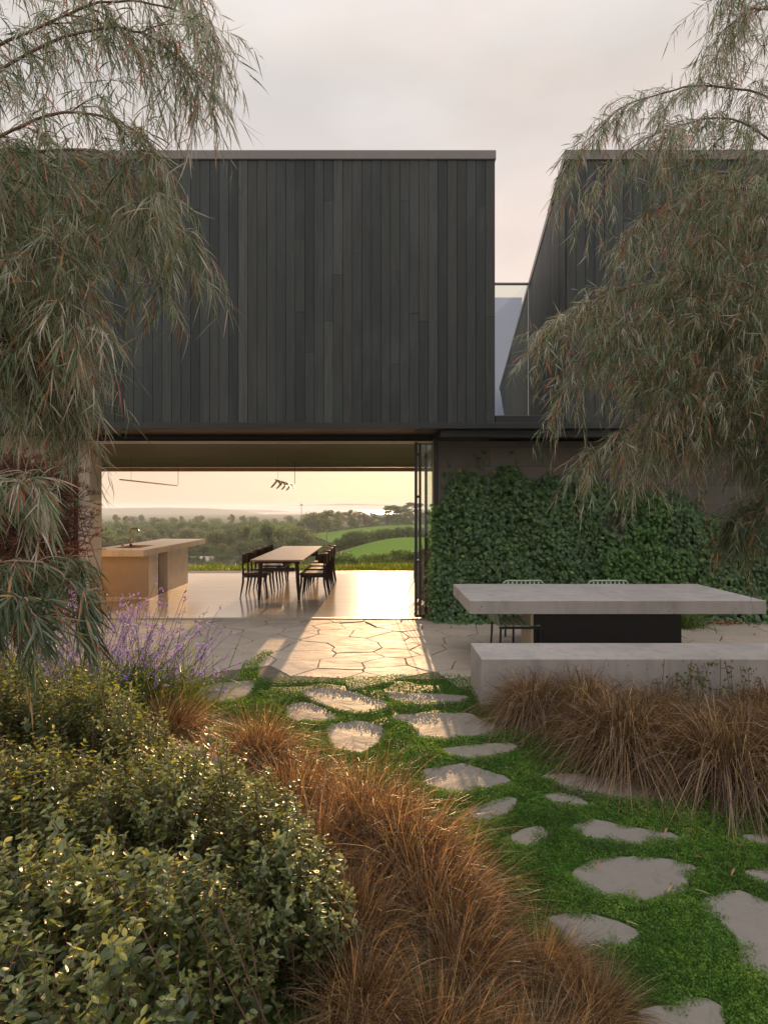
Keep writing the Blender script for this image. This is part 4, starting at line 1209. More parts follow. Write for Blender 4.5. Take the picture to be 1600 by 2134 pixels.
# ------------------------------------------------------------------ dark red needle-leaved shrub
r = np.random.default_rng(61)
RC = (-3.15, 5.6, 0)
t = thing('red_shrub', 'dark red needle-leaved shrub beside the concrete pier', 'shrub', RC)
gs, gl = G(), G()
for k in range(1900):
    az = r.uniform(0, 6.28)
    p = np.array([-3.4 + np.clip(r.normal() * .40, -1, .26), 5.6 + r.normal() * .35, 0])
    p[2] = r.uniform(.6, 2.15) - .35 * abs(p[0] + 3.35)
    D = nrm(np.array([math.cos(az) * .8 + .10, math.sin(az) * .6 - .15, r.uniform(.1, .9)]))
    L = r.uniform(.2, .4); tt = np.linspace(0, 1, 5)
    C = p + D * (L * tt)[:, None]; C[:, 2] -= .12 * tt ** 2
    gs.tube(C, np.linspace(.004, .0015, 5), 3, cap=False)
    n = 34; f = r.uniform(.1, 1, n)
    Q = np.stack([np.interp(f, tt, C[:, i]) for i in range(3)], -1)
    gl.ribbons(Q, D + r.normal(size=(n, 3)) * .55, r.uniform(.035, .08, n), r.uniform(.005, .0085, n), 2, .1, [.6, 1, .1], .1, rnd=np.clip(r.beta(2, 2, n) * .8 + .2 * r.random(), 0, 1), rng=r)
for k in range(26):
    e = np.array([-3.4 + np.clip(r.normal() * .3, -1, .3), 5.6 + r.normal() * .3, r.uniform(.8, 1.8)]); b = np.array([-3.2 + r.normal() * .1, 5.6 + r.normal() * .1, -.05])
    tt = np.linspace(0, 1, 6)[:, None]; gs.tube(b + (e - b) * tt + np.array([0, 0, .1]) * np.sin(tt * 3.14), np.linspace(.018, .005, 6), 5)
gs.build('branches', MAT['twig'], t, origin=RC); gl.build('foliage', MAT['redneedle'], t, origin=RC)

# ------------------------------------------------------------------ ivy on the block wall
r = np.random.default_rng(71)
def ivy(name, label, mat, n, sampler, cat, loc, sz=(.048, .09)):
    pts = sampler(n); n = len(pts)
    lobes = np.array([(0, .0), (.16, -.05), (.50, .10), (.34, .32), (.46, .62), (.20, .58), (0, 1.0), (-.20, .58), (-.46, .62), (-.34, .32), (-.50, .10), (-.16, -.05)])
    s_ = r.uniform(*sz, n)
    roll = r.normal(0, .5, n); tilt = np.clip(r.normal(.55, .3, n), 0, 1.3); yaw = r.normal(0, .45, n)
    down = np.stack([np.sin(roll), -np.sin(tilt) * np.cos(roll), -np.cos(tilt) * np.cos(roll)], -1)
    nn = nrm(np.stack([np.sin(yaw), -np.cos(yaw), np.zeros(n) + .5], -1))
    nn = nrm(nn - (nn * down).sum(-1, keepdims=True) * down)
    side = np.cross(down, nn)
    L = lobes[None] * s_[:, None, None]
    cup = -np.abs(lobes[:, 0]) * .35 + -.18 * lobes[:, 1] ** 2
    V = pts[:, None] + side[:, None] * L[:, :, :1] + down[:, None] * L[:, :, 1:] + nn[:, None] * (cup[None, :, None] * s_[:, None, None])
    m_ = len(lobes)
    fan = np.array([[0, 1, 2], [0, 2, 3], [0, 3, 4], [0, 4, 5], [0, 5, 6], [0, 6, 7], [0, 7, 8], [0, 8, 9], [0, 9, 10], [0, 10, 11]])
    Fq = (np.arange(n)[:, None, None] * m_ + fan[None]).reshape(-1, 3)
    t = thing(name, label, cat, loc)
    g = G(); g.addq(V.reshape(-1, 3), Fq, np.repeat(np.clip(r.beta(2, 3, n) + (r.random(n) < .025) * .6, 0, 1), m_))
    g.build('foliage', mat, t, origin=loc)
    g = G()
    for k in range(26):
        i_ = r.integers(0, n); e = pts[i_]; b = np.array([e[0] + r.normal() * .3, DY - .05, 0]); tt = np.linspace(0, 1, 9)
        C = b + (np.array([e[0], DY - .045, e[2]]) - b) * tt[:, None]; C[:, 0] += np.cumsum(r.normal(size=9) * .02); C[:, 1] = DY - .045
        g.tube(C, .005, 4, cap=False)
    g.build('stems', MAT['twig'], t, origin=loc)
    return t
def samp_main(n):
    X = r.uniform(.84, 6.2, n); Z = r.uniform(-.02, 2.6, n)
    topl = 2.18 + .06 * np.sin(X * 4.2) + .07 * np.sin(X * 9.7 + 1) - .22 * sstep(2.4, 3.4, X) - .50 * sstep(4.1, 5.3, X) - 1.3 * sstep(1.12, .84, X) * .45
    dn = r.random(n)
    straggle = (dn < .05) & (Z < topl + .42) & (np.sin(X * 13) > .3)
    hole = (np.hypot(X - 3.25, (Z - .98) * 1.2) < .12) | (np.hypot(X - 3.6, (Z - 1.5)) < .20)
    k = ((Z < topl + r.normal(0, .05, n)) | straggle) & ~(hole & (r.random(n) < .85))
    X, Z = X[k], Z[k]
    depth = .02 + .13 * r.random(len(X)) * (1 + .25 * np.sin(X * 6 + Z * 4)) * sstep(0, .3, topl[k] - Z + .08)
    depth += .28 * (1 - sstep(0, .30, Z)) * r.random(len(X))
    return np.c_[X, DY - .035 - depth, np.maximum(Z, .02)]
ivy('ivy', 'dense dark green ivy covering the lower block wall beside the doors', MAT['ivy'], 23000, samp_main, 'ivy', (2.6, DY - .05, 0))
def samp_bright(n):
    X = r.uniform(3.3, 5.0, n); Z = r.uniform(0, 2.0, n)
    c = (np.hypot((X - 4.0) / .62, (Z - .72) / .62) + .12 * np.sin(X * 9) + .1 * np.sin(Z * 12) < 1) | (np.hypot((X - 4.15) / .22, (Z - 1.55) / .45) < .9) | ((X > 4.5) & (Z < .5 + .25 * np.sin(X * 8)) & (r.random(n) < .6))
    X, Z = X[c], Z[c]
    return np.c_[X, DY - .05 - .26 * r.random(len(X)), Z + .02]
ivy('ivy', 'brighter green small-leaved creeper on the wall behind the right end of the table', MAT['ivy_bright'], 7000, samp_bright, 'ivy', (4.1, DY - .05, 0), (.045, .075))
def samp_edge(n):
    Z = r.uniform(.05, 1.75, n) ; X = .86 + r.normal(0, .05, n) - .05 * (Z < .9)
    return np.c_[X, DY - .10 - .12 * r.random(n), Z]
ivy('ivy', 'yellow-green ivy shoots trailing down the door jamb', MAT['ivy_bright'], 260, samp_edge, 'ivy', (.86, DY - .1, 0), (.03, .055))
def samp_left(n):
    Z = r.uniform(1.2, 2.1, n); X = -4.68 + r.normal(0, .07, n)
    return np.c_[X, DY - .06 - .06 * r.random(n), Z]
ivy('ivy', 'small ivy shoots climbing the left concrete wall edge', MAT['ivy_bright'], 70, samp_left, 'ivy', (-4.68, DY - .1, 0), (.05, .09))

# strappy clump and dead leaves by the wall behind the table
r = np.random.default_rng(75)
t = thing('strappy_clump', 'strappy pale green clump drooping behind the table plinth', 'plant', (4.35, 8.55, -.01))
n = 420; a = r.uniform(0, 6.28, n); tl = np.abs(r.normal(0, .55, n)) + .1
g = G(); g.ribbons(np.c_[.10 * r.normal(size=(n, 2)), np.zeros(n)], np.c_[np.sin(tl) * np.cos(a), np.sin(tl) * np.sin(a), np.cos(tl)], r.uniform(.4, .75, n), .011, 6, r.uniform(.5, 1.1, n), BLADE, .08, rng=r, zmin=0)
g.build('leaves', MAT['strap'], t)
g = G(); n = 170
g.ribbons(np.c_[r.normal(5.05, .14, n), r.normal(8.75, .08, n), .0 + .05 * r.random(n)], r.normal(size=(n, 3)) * [1, 1, .4], r.uniform(.03, .06, n), .03, 3, .1, [.3, 1, .8, .1], .3, rng=r)
tag(g.build('dead_leaves', MAT['deadleaf']), 'small drift of brown dead leaves at the foot of the ivy wall', 'leaves', kind='stuff')
# scrappy dark plant at the far end of the bench front
r = np.random.default_rng(77)
t = thing('rosette_plant', 'small dark plant with round heads poking above the bench edge', 'plant', (2.75, 4.93, 0))
g, gs = G(), G()
for k in range(34):
    x, y = r.normal(0, .28), r.normal(0, .05); h = r.uniform(.18, .47)
    gs.tube(np.array([(x, y, 0), (x + r.normal() * .02, y, h * .5), (x + r.normal() * .03, y - .02, h)]), .003, 4)
    n = 14; f = r.random(n) ** .5
    g.ribbons(np.c_[x + r.normal(0, .02, n), y - .02 + r.normal(0, .02, n), h * f], r.normal(size=(n, 3)) + [0, 0, .3], r.uniform(.02, .035, n), .016, 3, .1, [.3, 1, .9, .2], .1, rnd=r.random(n) * .5, rng=r)
g.build('foliage', MAT['shrub'], t); gs.build('stems', MAT['stem'], t)

# ------------------------------------------------------------------ the two weeping trees
def smooth_path(P, m=24):
    P = np.asarray(P, float); n = len(P); out_ = []
    E = np.vstack([2 * P[0] - P[1], P, 2 * P[-1] - P[-2]])
    for i in range(n - 1):
        p0, p1, p2, p3 = E[i:i + 4]
        for t in np.linspace(0, 1, max(2, m // (n - 1)), endpoint=False):
            out_.append(0.5 * ((2 * p1) + (p2 - p0) * t + (2 * p0 - 5 * p1 + 4 * p2 - p3) * t * t + (3 * p1 - p0 - 3 * p2 + p3) * t ** 3))
    out_.append(P[-1])
    return np.array(out_)

def twig_leaves(gl, gt, P, D, L, droop, r, ll=(.07, .125), lw=(.0055, .0095), nl=18, tone=0.0, bare=.10, spr=.42, flow=(0, 0, -.38)):
    n = len(P)
    gt.ribbons(P, D, L, .0032, 5, droop, [1, .9, .75, .6, .4, .25], 0, rnd=.5, rng=r)
    gt.ribbons(P, D, L, .0032, 5, droop, [1, .9, .75, .6, .4, .25], 0, rnd=.5, rng=r)
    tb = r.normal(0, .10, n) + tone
    for k in range(nl):
        f = bare + (1 - bare) * (k + r.random(n)) / nl
        Q = P + D * (L * f)[:, None]; Q[:, 2] -= droop * L * f ** 2
        T = D.copy(); T[:, 2] -= 2 * droop * f
        T = nrm(T)
        dd = nrm(T * .75 + r.normal(size=(n, 3)) * spr + np.array(flow))
        rn = np.clip(r.beta(1.8, 1.7, n) * .86 + tb, 0, .86)
        odd = r.random(n)
        rn = np.where(odd < .085, r.uniform(.88, 1.0, n), rn)
        gl.ribbons(Q, dd, r.uniform(*ll, n), r.uniform(*lw, n), 6, r.uniform(.08, .55, n), [.25, .7, 1, .95, .7, .4, .05], .30, rnd=rn, rng=r)

def bough_twigs(path, per_m, r, start=.25, Lr=(.13, .34), spread=.5):
    seg = np.linalg.norm(np.diff(path, axis=0), axis=1); cum = np.concatenate([[0], np.cumsum(seg)]); tot = cum[-1]
    n = int(per_m * tot * (1 - start))
    f = r.uniform(start, 1, n) * tot
    P = np.stack([np.interp(f, cum, path[:, i]) for i in range(3)], -1)
    T = nrm(np.gradient(path, axis=0)); T = nrm(np.stack([np.interp(f, cum, T[:, i]) for i in range(3)], -1))
    D = nrm(T * .7 + r.normal(size=(n, 3)) * spread + np.array([0, 0, .05]))
    return P, D, r.uniform(*Lr, n), r.uniform(.45, 1.1, n)

def weeping_tree(label, base, trunk, boughs, fills, seed, leaf_m, ll, lw, per_m=42):
    r = np.random.default_rng(seed)
    t = thing('weeping_tree', label, 'tree', base, 0)
    gw, gb, gl, gd, gt = G(), G(), G(), G(), G()
    gw.tube(smooth_path(trunk, 30), np.linspace(.11, .03, len(smooth_path(trunk, 30))), 10)
    for pts, Y0, Y1, dens, dark, *tw in boughs:
        tw = tw[0] if tw else 1.0
        path = np.array([px(x, y, Y0 + (Y1 - Y0) * k / (len(pts) - 1)) for k, (x, y) in enumerate(pts)])
        path = smooth_path(path, 40)
        path[1:-1] += np.cumsum(r.normal(size=(len(path) - 2, 3)) * .004, 0)
        gb.tube(path, np.linspace(.011, .0015, len(path)), 6)
        for sub in range(3):     # side shoots
            i = r.integers(len(path) // 3, int(len(path) * .7))
            T = nrm(path[i + 2] - path[i]); d = nrm(T + r.normal(size=3) * .45)
            Ls = r.uniform(.2, .42) * tw; tt = np.linspace(0, 1, 12)
            sp = path[i] + d * (Ls * tt)[:, None]; sp[:, 2] -= .32 * Ls * tt ** 2
            gb.tube(sp, np.linspace(.004, .0012, 12), 5)
            P, D, L, dr = bough_twigs(sp, per_m * dens * .8, r, .15, (.13 * tw, .30 * tw))
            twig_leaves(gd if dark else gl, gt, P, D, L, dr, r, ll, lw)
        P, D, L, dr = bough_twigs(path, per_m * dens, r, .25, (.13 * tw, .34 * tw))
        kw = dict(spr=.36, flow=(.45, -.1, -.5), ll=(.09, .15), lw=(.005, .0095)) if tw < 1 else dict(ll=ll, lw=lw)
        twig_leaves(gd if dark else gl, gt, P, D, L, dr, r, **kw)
    for poly, n, Y0, Y1, dark, lean in fills:
        poly = np.array(poly, float)
        Q = r.uniform(poly.min(0), poly.max(0), size=(n * 3, 2)); Q = Q[in_poly(Q, poly)][:n]; m_ = len(Q)
        Y = r.uniform(Y0, Y1, m_)
        P = np.stack([(Q[:, 0] - VX) / F * Y, Y, CAMZ - (Q[:, 1] - VY) / F * Y], -1)
        D = nrm(r.normal(size=(m_, 3)) * .5 + np.array([lean, -.15, .05]))
        twig_leaves(gd if dark else gl, gt, P, D, r.uniform(.15, .36, m_), r.uniform(.45, 1.1, m_), r, ll, lw, tone=-.15)  # inner twigs toned darker, the crown's own shade put into leaf colour
    gw.build('trunk', MAT['bark'], t, smooth=True, origin=base)
    gb.build('branches', MAT['bough'], t, smooth=True, origin=base)
    gt.build('twigs', MAT['twig'], t, origin=base)
    gl.build('foliage', MAT['willow'], t, origin=base)
    if gd.n: gd.build('shaded_foliage', MAT['willow_dark'], t, origin=base)  # darker copy of the leaf material, shade put into its colour
    return t

LB = (-2.75, 3.1, 0)
weeping_tree('weeping narrow-leaved tree overhanging from the left in front of the black cladding', LB,
    [(-2.75, 3.1, -.1), (-2.72, 3.1, 1.0), (-2.8, 3.15, 2.2), (-2.72, 3.1, 3.4), (-2.75, 3.1, 4.8)],
    [([(-330, 300), (-100, 150), (60, 60), (200, 0), (330, 10), (415, 50), (458, 120)], 3.1, 2.9, .55, 0),
     ([(-330, 380), (0, 160), (160, 85), (290, 100), (380, 170), (425, 250)], 3.1, 3.0, .5, 0),
     ([(-330, 460), (0, 280), (130, 225), (230, 240), (310, 320), (345, 400)], 3.1, 2.8, .6, 0),
     ([(-330, 480), (0, 345), (170, 315), (270, 360), (345, 470), (385, 570)], 3.1, 3.2, .6, 0),
     ([(-330, 560), (0, 430), (120, 405), (210, 440), (290, 530), (345, 630)], 3.1, 3.3, .6, 0),
     ([(-330, 600), (0, 510), (90, 520), (150, 590), (185, 690)], 3.1, 2.8, 1.0, 0),
     ([(-330, 700), (0, 610), (70, 640), (100, 710), (120, 780)], 3.1, 3.3, 1.1, 0),
     ([(-330, 740), (-40, 700), (40, 730), (80, 800), (100, 840)], 3.2, 3.5, 1.1, 0),
     ([(-330, 100), (-60, -90), (150, -140), (310, -110), (400, -20), (440, 80)], 3.1, 3.1, .5, 0),
     ([(-330, 720), (-60, 680), (50, 710), (110, 760)], 3.1, 3.4, 1.1, 1),
     ([(-330, 950), (-80, 1010), (40, 1000), (100, 1030)], 3.0, 2.6, .9, 0, .5),
     ([(-420, 1150), (-120, 1180), (30, 1165), (120, 1195), (170, 1260)], 2.9, 2.25, .75, 1, .6),
     ([(-420, 1200), (-140, 1250), (-20, 1230), (60, 1260), (100, 1300)], 2.9, 2.1, .6, 1, .55)],
    [([(-120, -80), (300, -80), (330, 60), (300, 170), (160, 210), (-120, 300)], 90, 2.7, 3.8, 0, .5),
     ([(-120, 300), (110, 290), (180, 360), (200, 450), (160, 540), (90, 560), (-120, 560)], 260, 2.7, 4.0, 0, .5),
     ([(-120, 480), (90, 480), (90, 620), (80, 760), (-120, 800)], 300, 2.9, 4.2, 0, .45),
     ([(-120, 560), (20, 560), (40, 690), (-120, 720)], 130, 3.2, 4.4, 1, .3)],
    81, None, (.075, .15), (.003, .0074), 54)

RB = (4.0, 4.7, 0)
weeping_tree('weeping narrow-leaved tree overhanging from the right above the concrete table', RB,
    [(4.0, 4.7, -.1), (3.95, 4.7, 1.2), (4.05, 4.75, 2.4), (3.9, 4.7, 3.8), (4.0, 4.7, 5.6)],
    [([(1855, 400), (1630, 220), (1508, 180), (1388, 185), (1298, 220), (1218, 300), (1173, 360)], 4.7, 4.3, .55, 0),
     ([(1855, 320), (1670, 60), (1570, 10), (1518, 50), (1490, 120)], 4.7, 4.4, .6, 0),
     ([(1855, 200), (1710, -60), (1610, -90), (1540, -60), (1513, 20)], 4.7, 4.5, .6, 0),
     ([(1855, 480), (1610, 300), (1508, 255), (1378, 280), (1278, 340), (1223, 420)], 4.7, 4.2, .6, 0),
     ([(1855, 560), (1610, 420), (1478, 405), (1358, 450), (1283, 520)], 4.7, 4.3, .8, 0),
     ([(1855, 680), (1570, 600), (1448, 590), (1318, 600), (1218, 640), (1148, 690), (1113, 730)], 4.7, 4.2, 1.0, 0),
     ([(1855, 740), (1610, 670), (1448, 640), (1308, 670), (1218, 750), (1168, 830)], 4.7, 4.3, 1.1, 0),
     ([(1855, 880), (1610, 800), (1478, 820), (1358, 860), (1263, 930), (1208, 980)], 4.7, 4.3, 1.0, 0),
     ([(1855, 930), (1610, 870), (1508, 890), (1398, 930), (1318, 990)], 4.7, 4.6, 1.0, 0),
     ([(1855, 1050), (1690, 1040), (1590, 1060), (1540, 1100)], 4.7, 4.4, 1.2, 1),
     ([(1855, 800), (1610, 700), (1508, 700), (1398, 740), (1328, 800)], 4.7, 4.8, 1.1, 0),
     ([(1855, 620), (1660, 500), (1510, 500), (1428, 540)], 4.7, 4.6, 1.0, 0)],
    [([(1488, -60), (1730, -60), (1730, 260), (1550, 260), (1498, 120)], 70, 4.2, 5.2, 0, -.4),
     ([(1358, 250), (1730, 230), (1730, 400), (1428, 400)], 170, 4.1, 5.4, 0, -.5),
     ([(1378, 440), (1488, 370), (1730, 350), (1730, 640), (1358, 620)], 470, 4.1, 5.4, 0, -.5),
     ([(1268, 630), (1730, 600), (1730, 900), (1508, 880), (1368, 820), (1258, 740)], 720, 4.1, 5.4, 0, -.45),
     ([(1468, 780), (1730, 760), (1730, 1020), (1550, 980), (1468, 900)], 260, 4.4, 5.4, 1, -.3),
     ([(1550, 930), (1730, 900), (1730, 1120), (1590, 1120)], 130, 4.2, 5.0, 1, -.2)],
    83, None, (.065, .125), (.0032, .0070), 64)

# ------------------------------------------------------------------ beyond the terrace: lawn, bushes, trees, mast
r = np.random.default_rng(91)
n = 26000
X = r.uniform(-8.2, 3.2, n); Y = BY + 1.0 + (19.5 - BY - 1.0) * r.random(n) ** .8
g = G(); Z = H(X, Y)
tall = (r.random(n) < .05) * r.uniform(.05, .22, n)
g.ribbons(np.c_[X, Y, Z - .02], np.c_[r.normal(size=(n, 2)) * .35, np.ones(n)], r.uniform(.05, .15, n) * (.6 + .8 * (np.sin(X * 2.3) * np.sin(Y * 3.1 + X) > 0)) + tall, r.uniform(.008, .014, n), 3, r.uniform(.05, .3, n), [1, .8, .5, .05], .1, rnd=np.where(r.random(n) < .07, r.uniform(.95, 1, n), r.beta(2, 2, n) * .93), rng=r)
tag(g.build('lawn_grass', MAT['lawn']), 'bright backlit rough lawn at the edge of the terrace', 'grass', kind='stuff')

def crown_cloud(g, r, lobes, n, card, down=.0):
    for (c, rad, w) in lobes:
        m_ = int(n * w)
        d = nrm(r.normal(size=(m_, 3))); rr = r.random(m_) ** .30
        P = np.array(c) + d * rr[:, None] * np.array(rad)
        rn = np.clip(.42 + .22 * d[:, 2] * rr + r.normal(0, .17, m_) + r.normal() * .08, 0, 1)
        g.ribbons(P, nrm(r.normal(size=(m_, 3)) + np.array([0, 0, -.2])), card * r.uniform(.6, 1.5, m_), card * .6, 2, .1, [.4, 1, .3], .2, rnd=rn, rng=r)

def far_tree(seed, kind, h, label, mat, loc, cards=2400):
    r = np.random.default_rng(seed)
    t = thing('tree', label, 'tree', loc, 0)
    g, gw = G(), G()
    if kind == 'round':
        lobes = []
        for k in range(15):
            a = r.uniform(0, 6.28); q = r.random() ** .6 * .36 * h
            z = h * r.uniform(.20, .80) - q * .2
            lobes.append(((q * math.cos(a), q * math.sin(a), z), (h * r.uniform(.13, .22),) * 2 + (h * r.uniform(.12, .18),), 1 / 15))
        gw.tube([(0, 0, -1.2), (0.02 * h, 0, .2 * h), (0, .01 * h, .6 * h)], [.03 * h, .022 * h, .01 * h], 7)
        for k in range(5):
            c = lobes[k][0]; gw.tube([(0, 0, .22 * h), (c[0] * .5, c[1] * .5, .4 * h), c], [.014 * h, .01 * h, .004 * h], 5)
        crown_cloud(g, r, lobes, cards, .045 * h)
    elif kind == 'gum':
        gw.tube(smooth_path([(0, 0, -1), (.01 * h, 0, .2 * h), (-.02 * h, 0, .42 * h), (.03 * h, 0, .72 * h)], 14), np.linspace(.019 * h, .006 * h, 13), 6)
        lobes = []
        for k in range(12):
            a = r.uniform(0, 6.28); q = r.random() ** .6 * .30 * h; z = h * r.uniform(.50, .93) - q * .3
            c = (q * math.cos(a), q * math.sin(a), z); lobes.append((c, (h * r.uniform(.08, .13),) * 2 + (h * r.uniform(.05, .09),), 1 / 12))
            gw.tube([(0, 0, .42 * h), (c[0] * .6, c[1] * .6, z - .10 * h), c], [.009 * h, .006 * h, .002 * h], 5)
        crown_cloud(g, r, lobes, int(cards * .75), .034 * h)
    elif kind == 'tall':
        lobes = []
        for k in range(12):
            z = h * r.uniform(.22, .92); q = (1 - abs(z / h - .45)) * .17 * h * r.random(); a = r.uniform(0, 6.28)
            lobes.append(((q * math.cos(a), q * math.sin(a), z), (h * r.uniform(.08, .13),) * 2 + (h * r.uniform(.10, .16),), 1 / 12))
        gw.tube([(0, 0, -1), (0, 0, .8 * h)], [.022 * h, .006 * h], 6)
        crown_cloud(g, r, lobes, cards, .04 * h)
    elif kind == 'pine':
        gw.tube([(0, 0, -1), (.02 * h, 0, .5 * h), (0, 0, .9 * h)], [.02 * h, .015 * h, .006 * h], 6)
        lobes = []
        for k in range(9):
            a = r.uniform(0, 6.28); q = r.random() ** .5 * .36 * h; z = h * r.uniform(.62, .95)
            lobes.append(((q * math.cos(a), q * math.sin(a), z), (h * .16, h * .16, h * .05), 1 / 9))
            gw.tube([(0, 0, .5 * h), (q * math.cos(a), q * math.sin(a), z)], [.008 * h, .003 * h], 5)
        crown_cloud(g, r, lobes, cards, .035 * h)
    elif kind == 'bush':
        lobes = []
        for k in range(9):
            a = r.uniform(0, 6.28); q = r.random() ** .6 * .62 * h
            lobes.append(((q * math.cos(a), q * math.sin(a), h * r.uniform(.25, .68)), (h * r.uniform(.26, .4),) * 2 + (h * r.uniform(.2, .34),), 1 / 9))
            gw.tube([(0, 0, -.2 * h), (q * math.cos(a) * .5, q * math.sin(a) * .5, .3 * h)], [.03 * h, .012 * h], 5)
        crown_cloud(g, r, lobes, cards, .07 * h)
    gw.build('trunk', MAT['gumbark'] if kind == 'gum' else MAT['bark'], t)
    g.build('crown', MAT[mat], t)
    return t

PROTO = {
 'rd': far_tree(301, 'round', 10, '', 'crown_dark', (0, 0, 0)), 'rm': far_tree(302, 'round', 10, '', 'crown_mid', (0, 0, 0)),
 'ro': far_tree(303, 'round', 10, '', 'crown_olive', (0, 0, 0)), 'rf': far_tree(304, 'round', 10, '', 'crown_fresh', (0, 0, 0)),
 'tm': far_tree(305, 'tall', 10, '', 'crown_mid', (0, 0, 0)), 'to': far_tree(306, 'tall', 10, '', 'crown_olive', (0, 0, 0)),
 'gm': far_tree(307, 'gum', 10, '', 'crown_olive', (0, 0, 0), 1900), 'pn': far_tree(308, 'pine', 10, '', 'crown_dark', (0, 0, 0)),
 'bs': far_tree(309, 'bush', 2, '', 'crown_mid', (0, 0, 0), 1300), 'bd': far_tree(310, 'bush', 2, '', 'crown_dark', (0, 0, 0), 1300),
}
def plant_at(kind, xpx, ytop, Y, label, group, base_h, wide=1.0, sink=0.0):
    x = (xpx - VX) / F * Y
    z = float(H(x, Y)) - sink
    top = CAMZ - (ytop - VY) / F * Y
    s = max((top - z) / (base_h * .97), .25)
    t = dup(PROTO[kind], (x, Y, z), float(r.uniform(0, 6.28)), (s * wide, s * wide, s), label)
    t['group'] = group
    if base_h < 4: t['category'] = 'bush'; t.name = 'bush'
    else: t.name = 'tree'
    return t
WOOD = 'trees in the wood beyond the pond'
KL = {'rd': 'round dark green tree in the wood beyond the pond', 'rm': 'round mid-green tree in the wood beyond the pond', 'ro': 'round olive-brown tree in the wood beyond the pond',
      'rf': 'fresh light-green tree in the wood beyond the pond', 'tm': 'upright mid-green tree in the wood beyond the pond', 'to': 'upright olive tree in the wood beyond the pond'}
wood = []
for row, (Y0, Y1, xs, ytop, kinds) in enumerate([
    (178, 200, range(205, 655, 30), lambda x: 1092 if x > 440 else 1112, ['ro', 'rd', 'ro', 'rm', 'to']),
    (225, 260, range(200, 640, 27), lambda x: 1086 if x > 470 else 1098, ['rm', 'rd', 'rf', 'ro', 'tm']),
    (300, 350, range(205, 630, 25), lambda x: 1083, ['rm', 'rf', 'rd', 'tm', 'rm']),
    (420, 500, range(200, 640, 20), lambda x: 1077 if x < 300 else 1075, ['rd', 'rm', 'tm', 'rd', 'to'])]):
    for x in xs:
        k = kinds[r.integers(0, len(kinds))]
        plant_at(k, x + r.uniform(-9, 9), ytop(x) + r.uniform(-5, 7), r.uniform(Y0, Y1), KL[k], WOOD, 10, r.uniform(1.1, 1.45))
for x, yt in ((462, 1127), (500, 1122), (538, 1120), (575, 1118), (610, 1116), (640, 1128), (655, 1140), (425, 1130), (395, 1132), (365, 1138)):
    plant_at('rd' if x > 560 else 'ro', x, yt + r.uniform(-3, 3), r.uniform(172, 178) if x < 560 else r.uniform(150, 170), 'dark waterside tree at the far edge of the pond' if x < 560 else 'low dark tree at the corner of the green field', WOOD, 10, 1.5)
plant_at('gm', 681, 1053, 190, 'tall pale-trunked gum tree standing alone at the field corner', 'single trees by the fields', 10, .95)
plant_at('tm', 560, 1082, 165, 'tall loose olive tree just left of the pale-trunked gum', 'single trees by the fields', 10, 1.2)
for x, yt, k in ((645, 1066, 'rm'), (662, 1062, 'rd'), (702, 1066, 'to'), (716, 1062, 'gm'), (732, 1063, 'to'), (748, 1061, 'gm'), (762, 1066, 'rd'), (776, 1064, 'gm'), (789, 1070, 'rm'), (806, 1060, 'rd'), (818, 1053, 'pn'), (832, 1051, 'rd'), (845, 1052, 'rm'), (858, 1047, 'pn'), (875, 1056, 'rd'), (892, 1058, 'rm'), (905, 1056, 'rd'), (740, 1075, 'rd'), (700, 1078, 'rm'), (770, 1079, 'rd'), (825, 1076, 'rm'), (850, 1078, 'rd'), (880, 1078, 'rm')):
    nm = {'rm': 'round mid-green tree on the hazy ridge above the fields', 'rd': 'round dark tree on the hazy ridge above the fields', 'to': 'upright olive tree on the hazy ridge above the fields', 'gm': 'lacy see-through gum tree on the hazy ridge above the fields', 'pn': 'flat-topped pine on the hazy ridge above the fields'}[k]
    plant_at(k, x, yt, 325 + r.uniform(0, 18) - (12 if yt > 1074 else 0), nm, 'trees on the ridge above the fields', 10, 1.25)
for x, yt in ((716, 1115), (728, 1108), (741, 1104), (752, 1101), (765, 1103), (777, 1106), (789, 1100), (800, 1099), (812, 1100), (824, 1098), (838, 1095), (850, 1094), (862, 1097), (876, 1096), (890, 1098), (705, 1122), (695, 1128)):
    plant_at('rd' if r.random() < .5 else 'rm', x, yt + r.uniform(-1, 1), r.uniform(156, 166), 'dark hedge tree in the row dividing the two green fields', 'hedge trees between the fields', 10, 1.35)
for x, yt, Y in ((705, 1146, 33), (722, 1150, 30), (748, 1156, 29), (770, 1152, 34), (792, 1151, 30), (815, 1146, 33), (838, 1141, 32), (852, 1135, 36), (870, 1138, 33), (893, 1140, 31), (690, 1152, 35), (730, 1146, 40), (800, 1148, 42)):
    plant_at('bs' if r.random() < .5 else 'bd', x, yt, Y, 'shaggy green bush below the lawn edge in front of the field', 'bushes below the lawn', 2, 1.15)
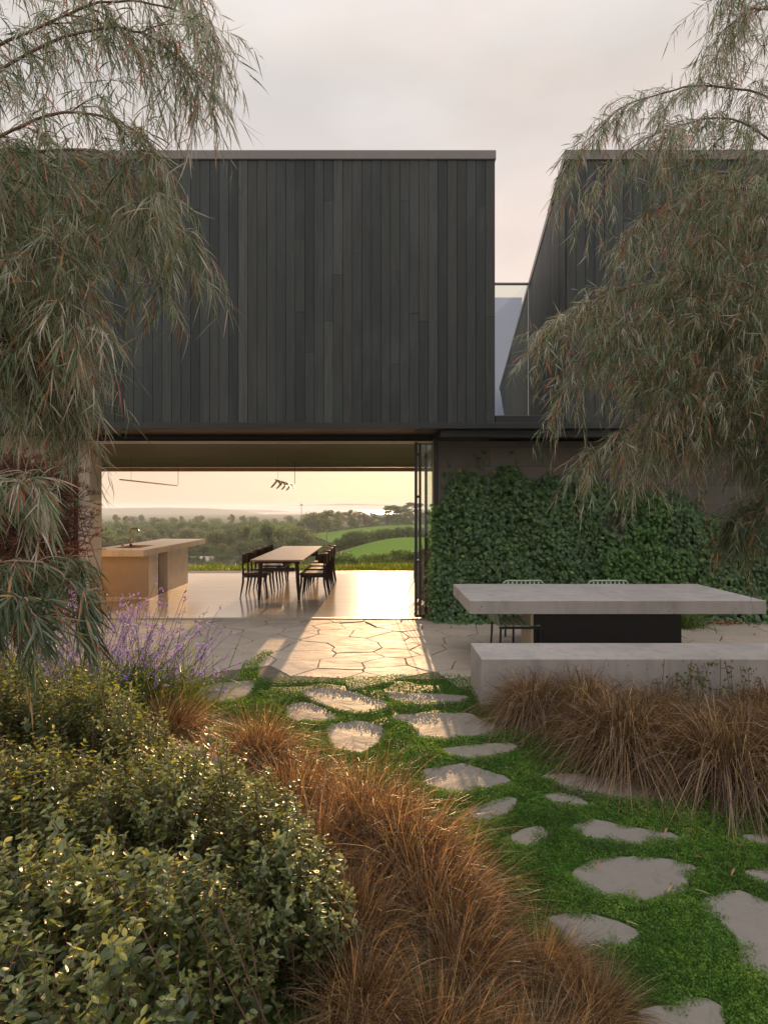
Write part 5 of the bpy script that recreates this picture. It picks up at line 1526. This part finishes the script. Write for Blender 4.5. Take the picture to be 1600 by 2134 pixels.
for x, yt, Y in ((520, 1165, 26), (545, 1160, 27), (330, 1163, 27), (250, 1160, 28), (440, 1168, 25)):
    plant_at('bs', x, yt, Y, 'low bush at the lawn edge in front of the pond', 'bushes below the lawn', 2, 1.2)
for o in PROTO.values():
    for c in list(o.children): bpy.data.objects.remove(c)
    bpy.data.objects.remove(o)

# fountain on the pond
c = px(432, 1168, 152); c[2] = -12.25
t = thing('fountain', 'small white water jet rising from the pond', 'fountain', c)
g = G(); n = 260
g.ribbons(np.c_[r.normal(0, .12, n), r.normal(0, .12, n), r.uniform(0, .2, n)], np.c_[r.normal(size=(n, 2)) * .22, np.ones(n)], r.uniform(.8, 2.1, n), .035, 6, r.uniform(.2, .9, n), [1, 1, 1, .9, .7, .5, .2], .1, rng=r)
g.build('jet', MAT['spray'], t)
g = G(); g.tube([(0, 0, -.05), (0, 0, .06), (0, 0, .16)], [.35, .3, .08], 10); g.build('nozzle', MAT['mast'], t)
# telecom mast
Y = 900; c = px(628, 1075, Y); zb = float(H(c[0], Y)); zt = CAMZ - (1052 - VY) / F * Y
t = thing('telecom_mast', 'thin grey telecom mast with antennas rising above the wood by the sea', 'mast', (c[0], Y, zb))
hh = zt - zb
g = G(); g.tube([(0, 0, 0), (0, 0, hh * .5), (0, 0, hh)], [.75, .6, .45], 8); g.build('pole', MAT['mast'], t)
g = G(); g.tube([(0, 0, hh - .5), (0, 0, hh - .1)], [1.9, 1.9], 10); g.build('platform', MAT['mast'], t)
for k in range(6):
    a = k * math.pi / 3; g = G(); g.cbox(1.7 * math.cos(a) - .35, 1.7 * math.cos(a) + .35, 1.7 * math.sin(a) - .3, 1.7 * math.sin(a) + .3, hh - 1.4, hh + 1.6, .05); g.build('antenna', MAT['mast'], t)

# ------------------------------------------------------------------ the air
m = M('haze_air')
pv = m.n('ShaderNodeVolumePrincipled', {'Color': (0.84, 0.90, 0.98, 1), 'Density': 0.00031, 'Anisotropy': 0.2})
m.t.links.new(pv.outputs[0], m.out.inputs['Volume'])
g = G(); g.box(-4600, 4600, -60, 7900, -45, 14.0)
tag(g.build('haze', m.m), 'pale evening haze over the valley and the sea', 'haze', kind='stuff')
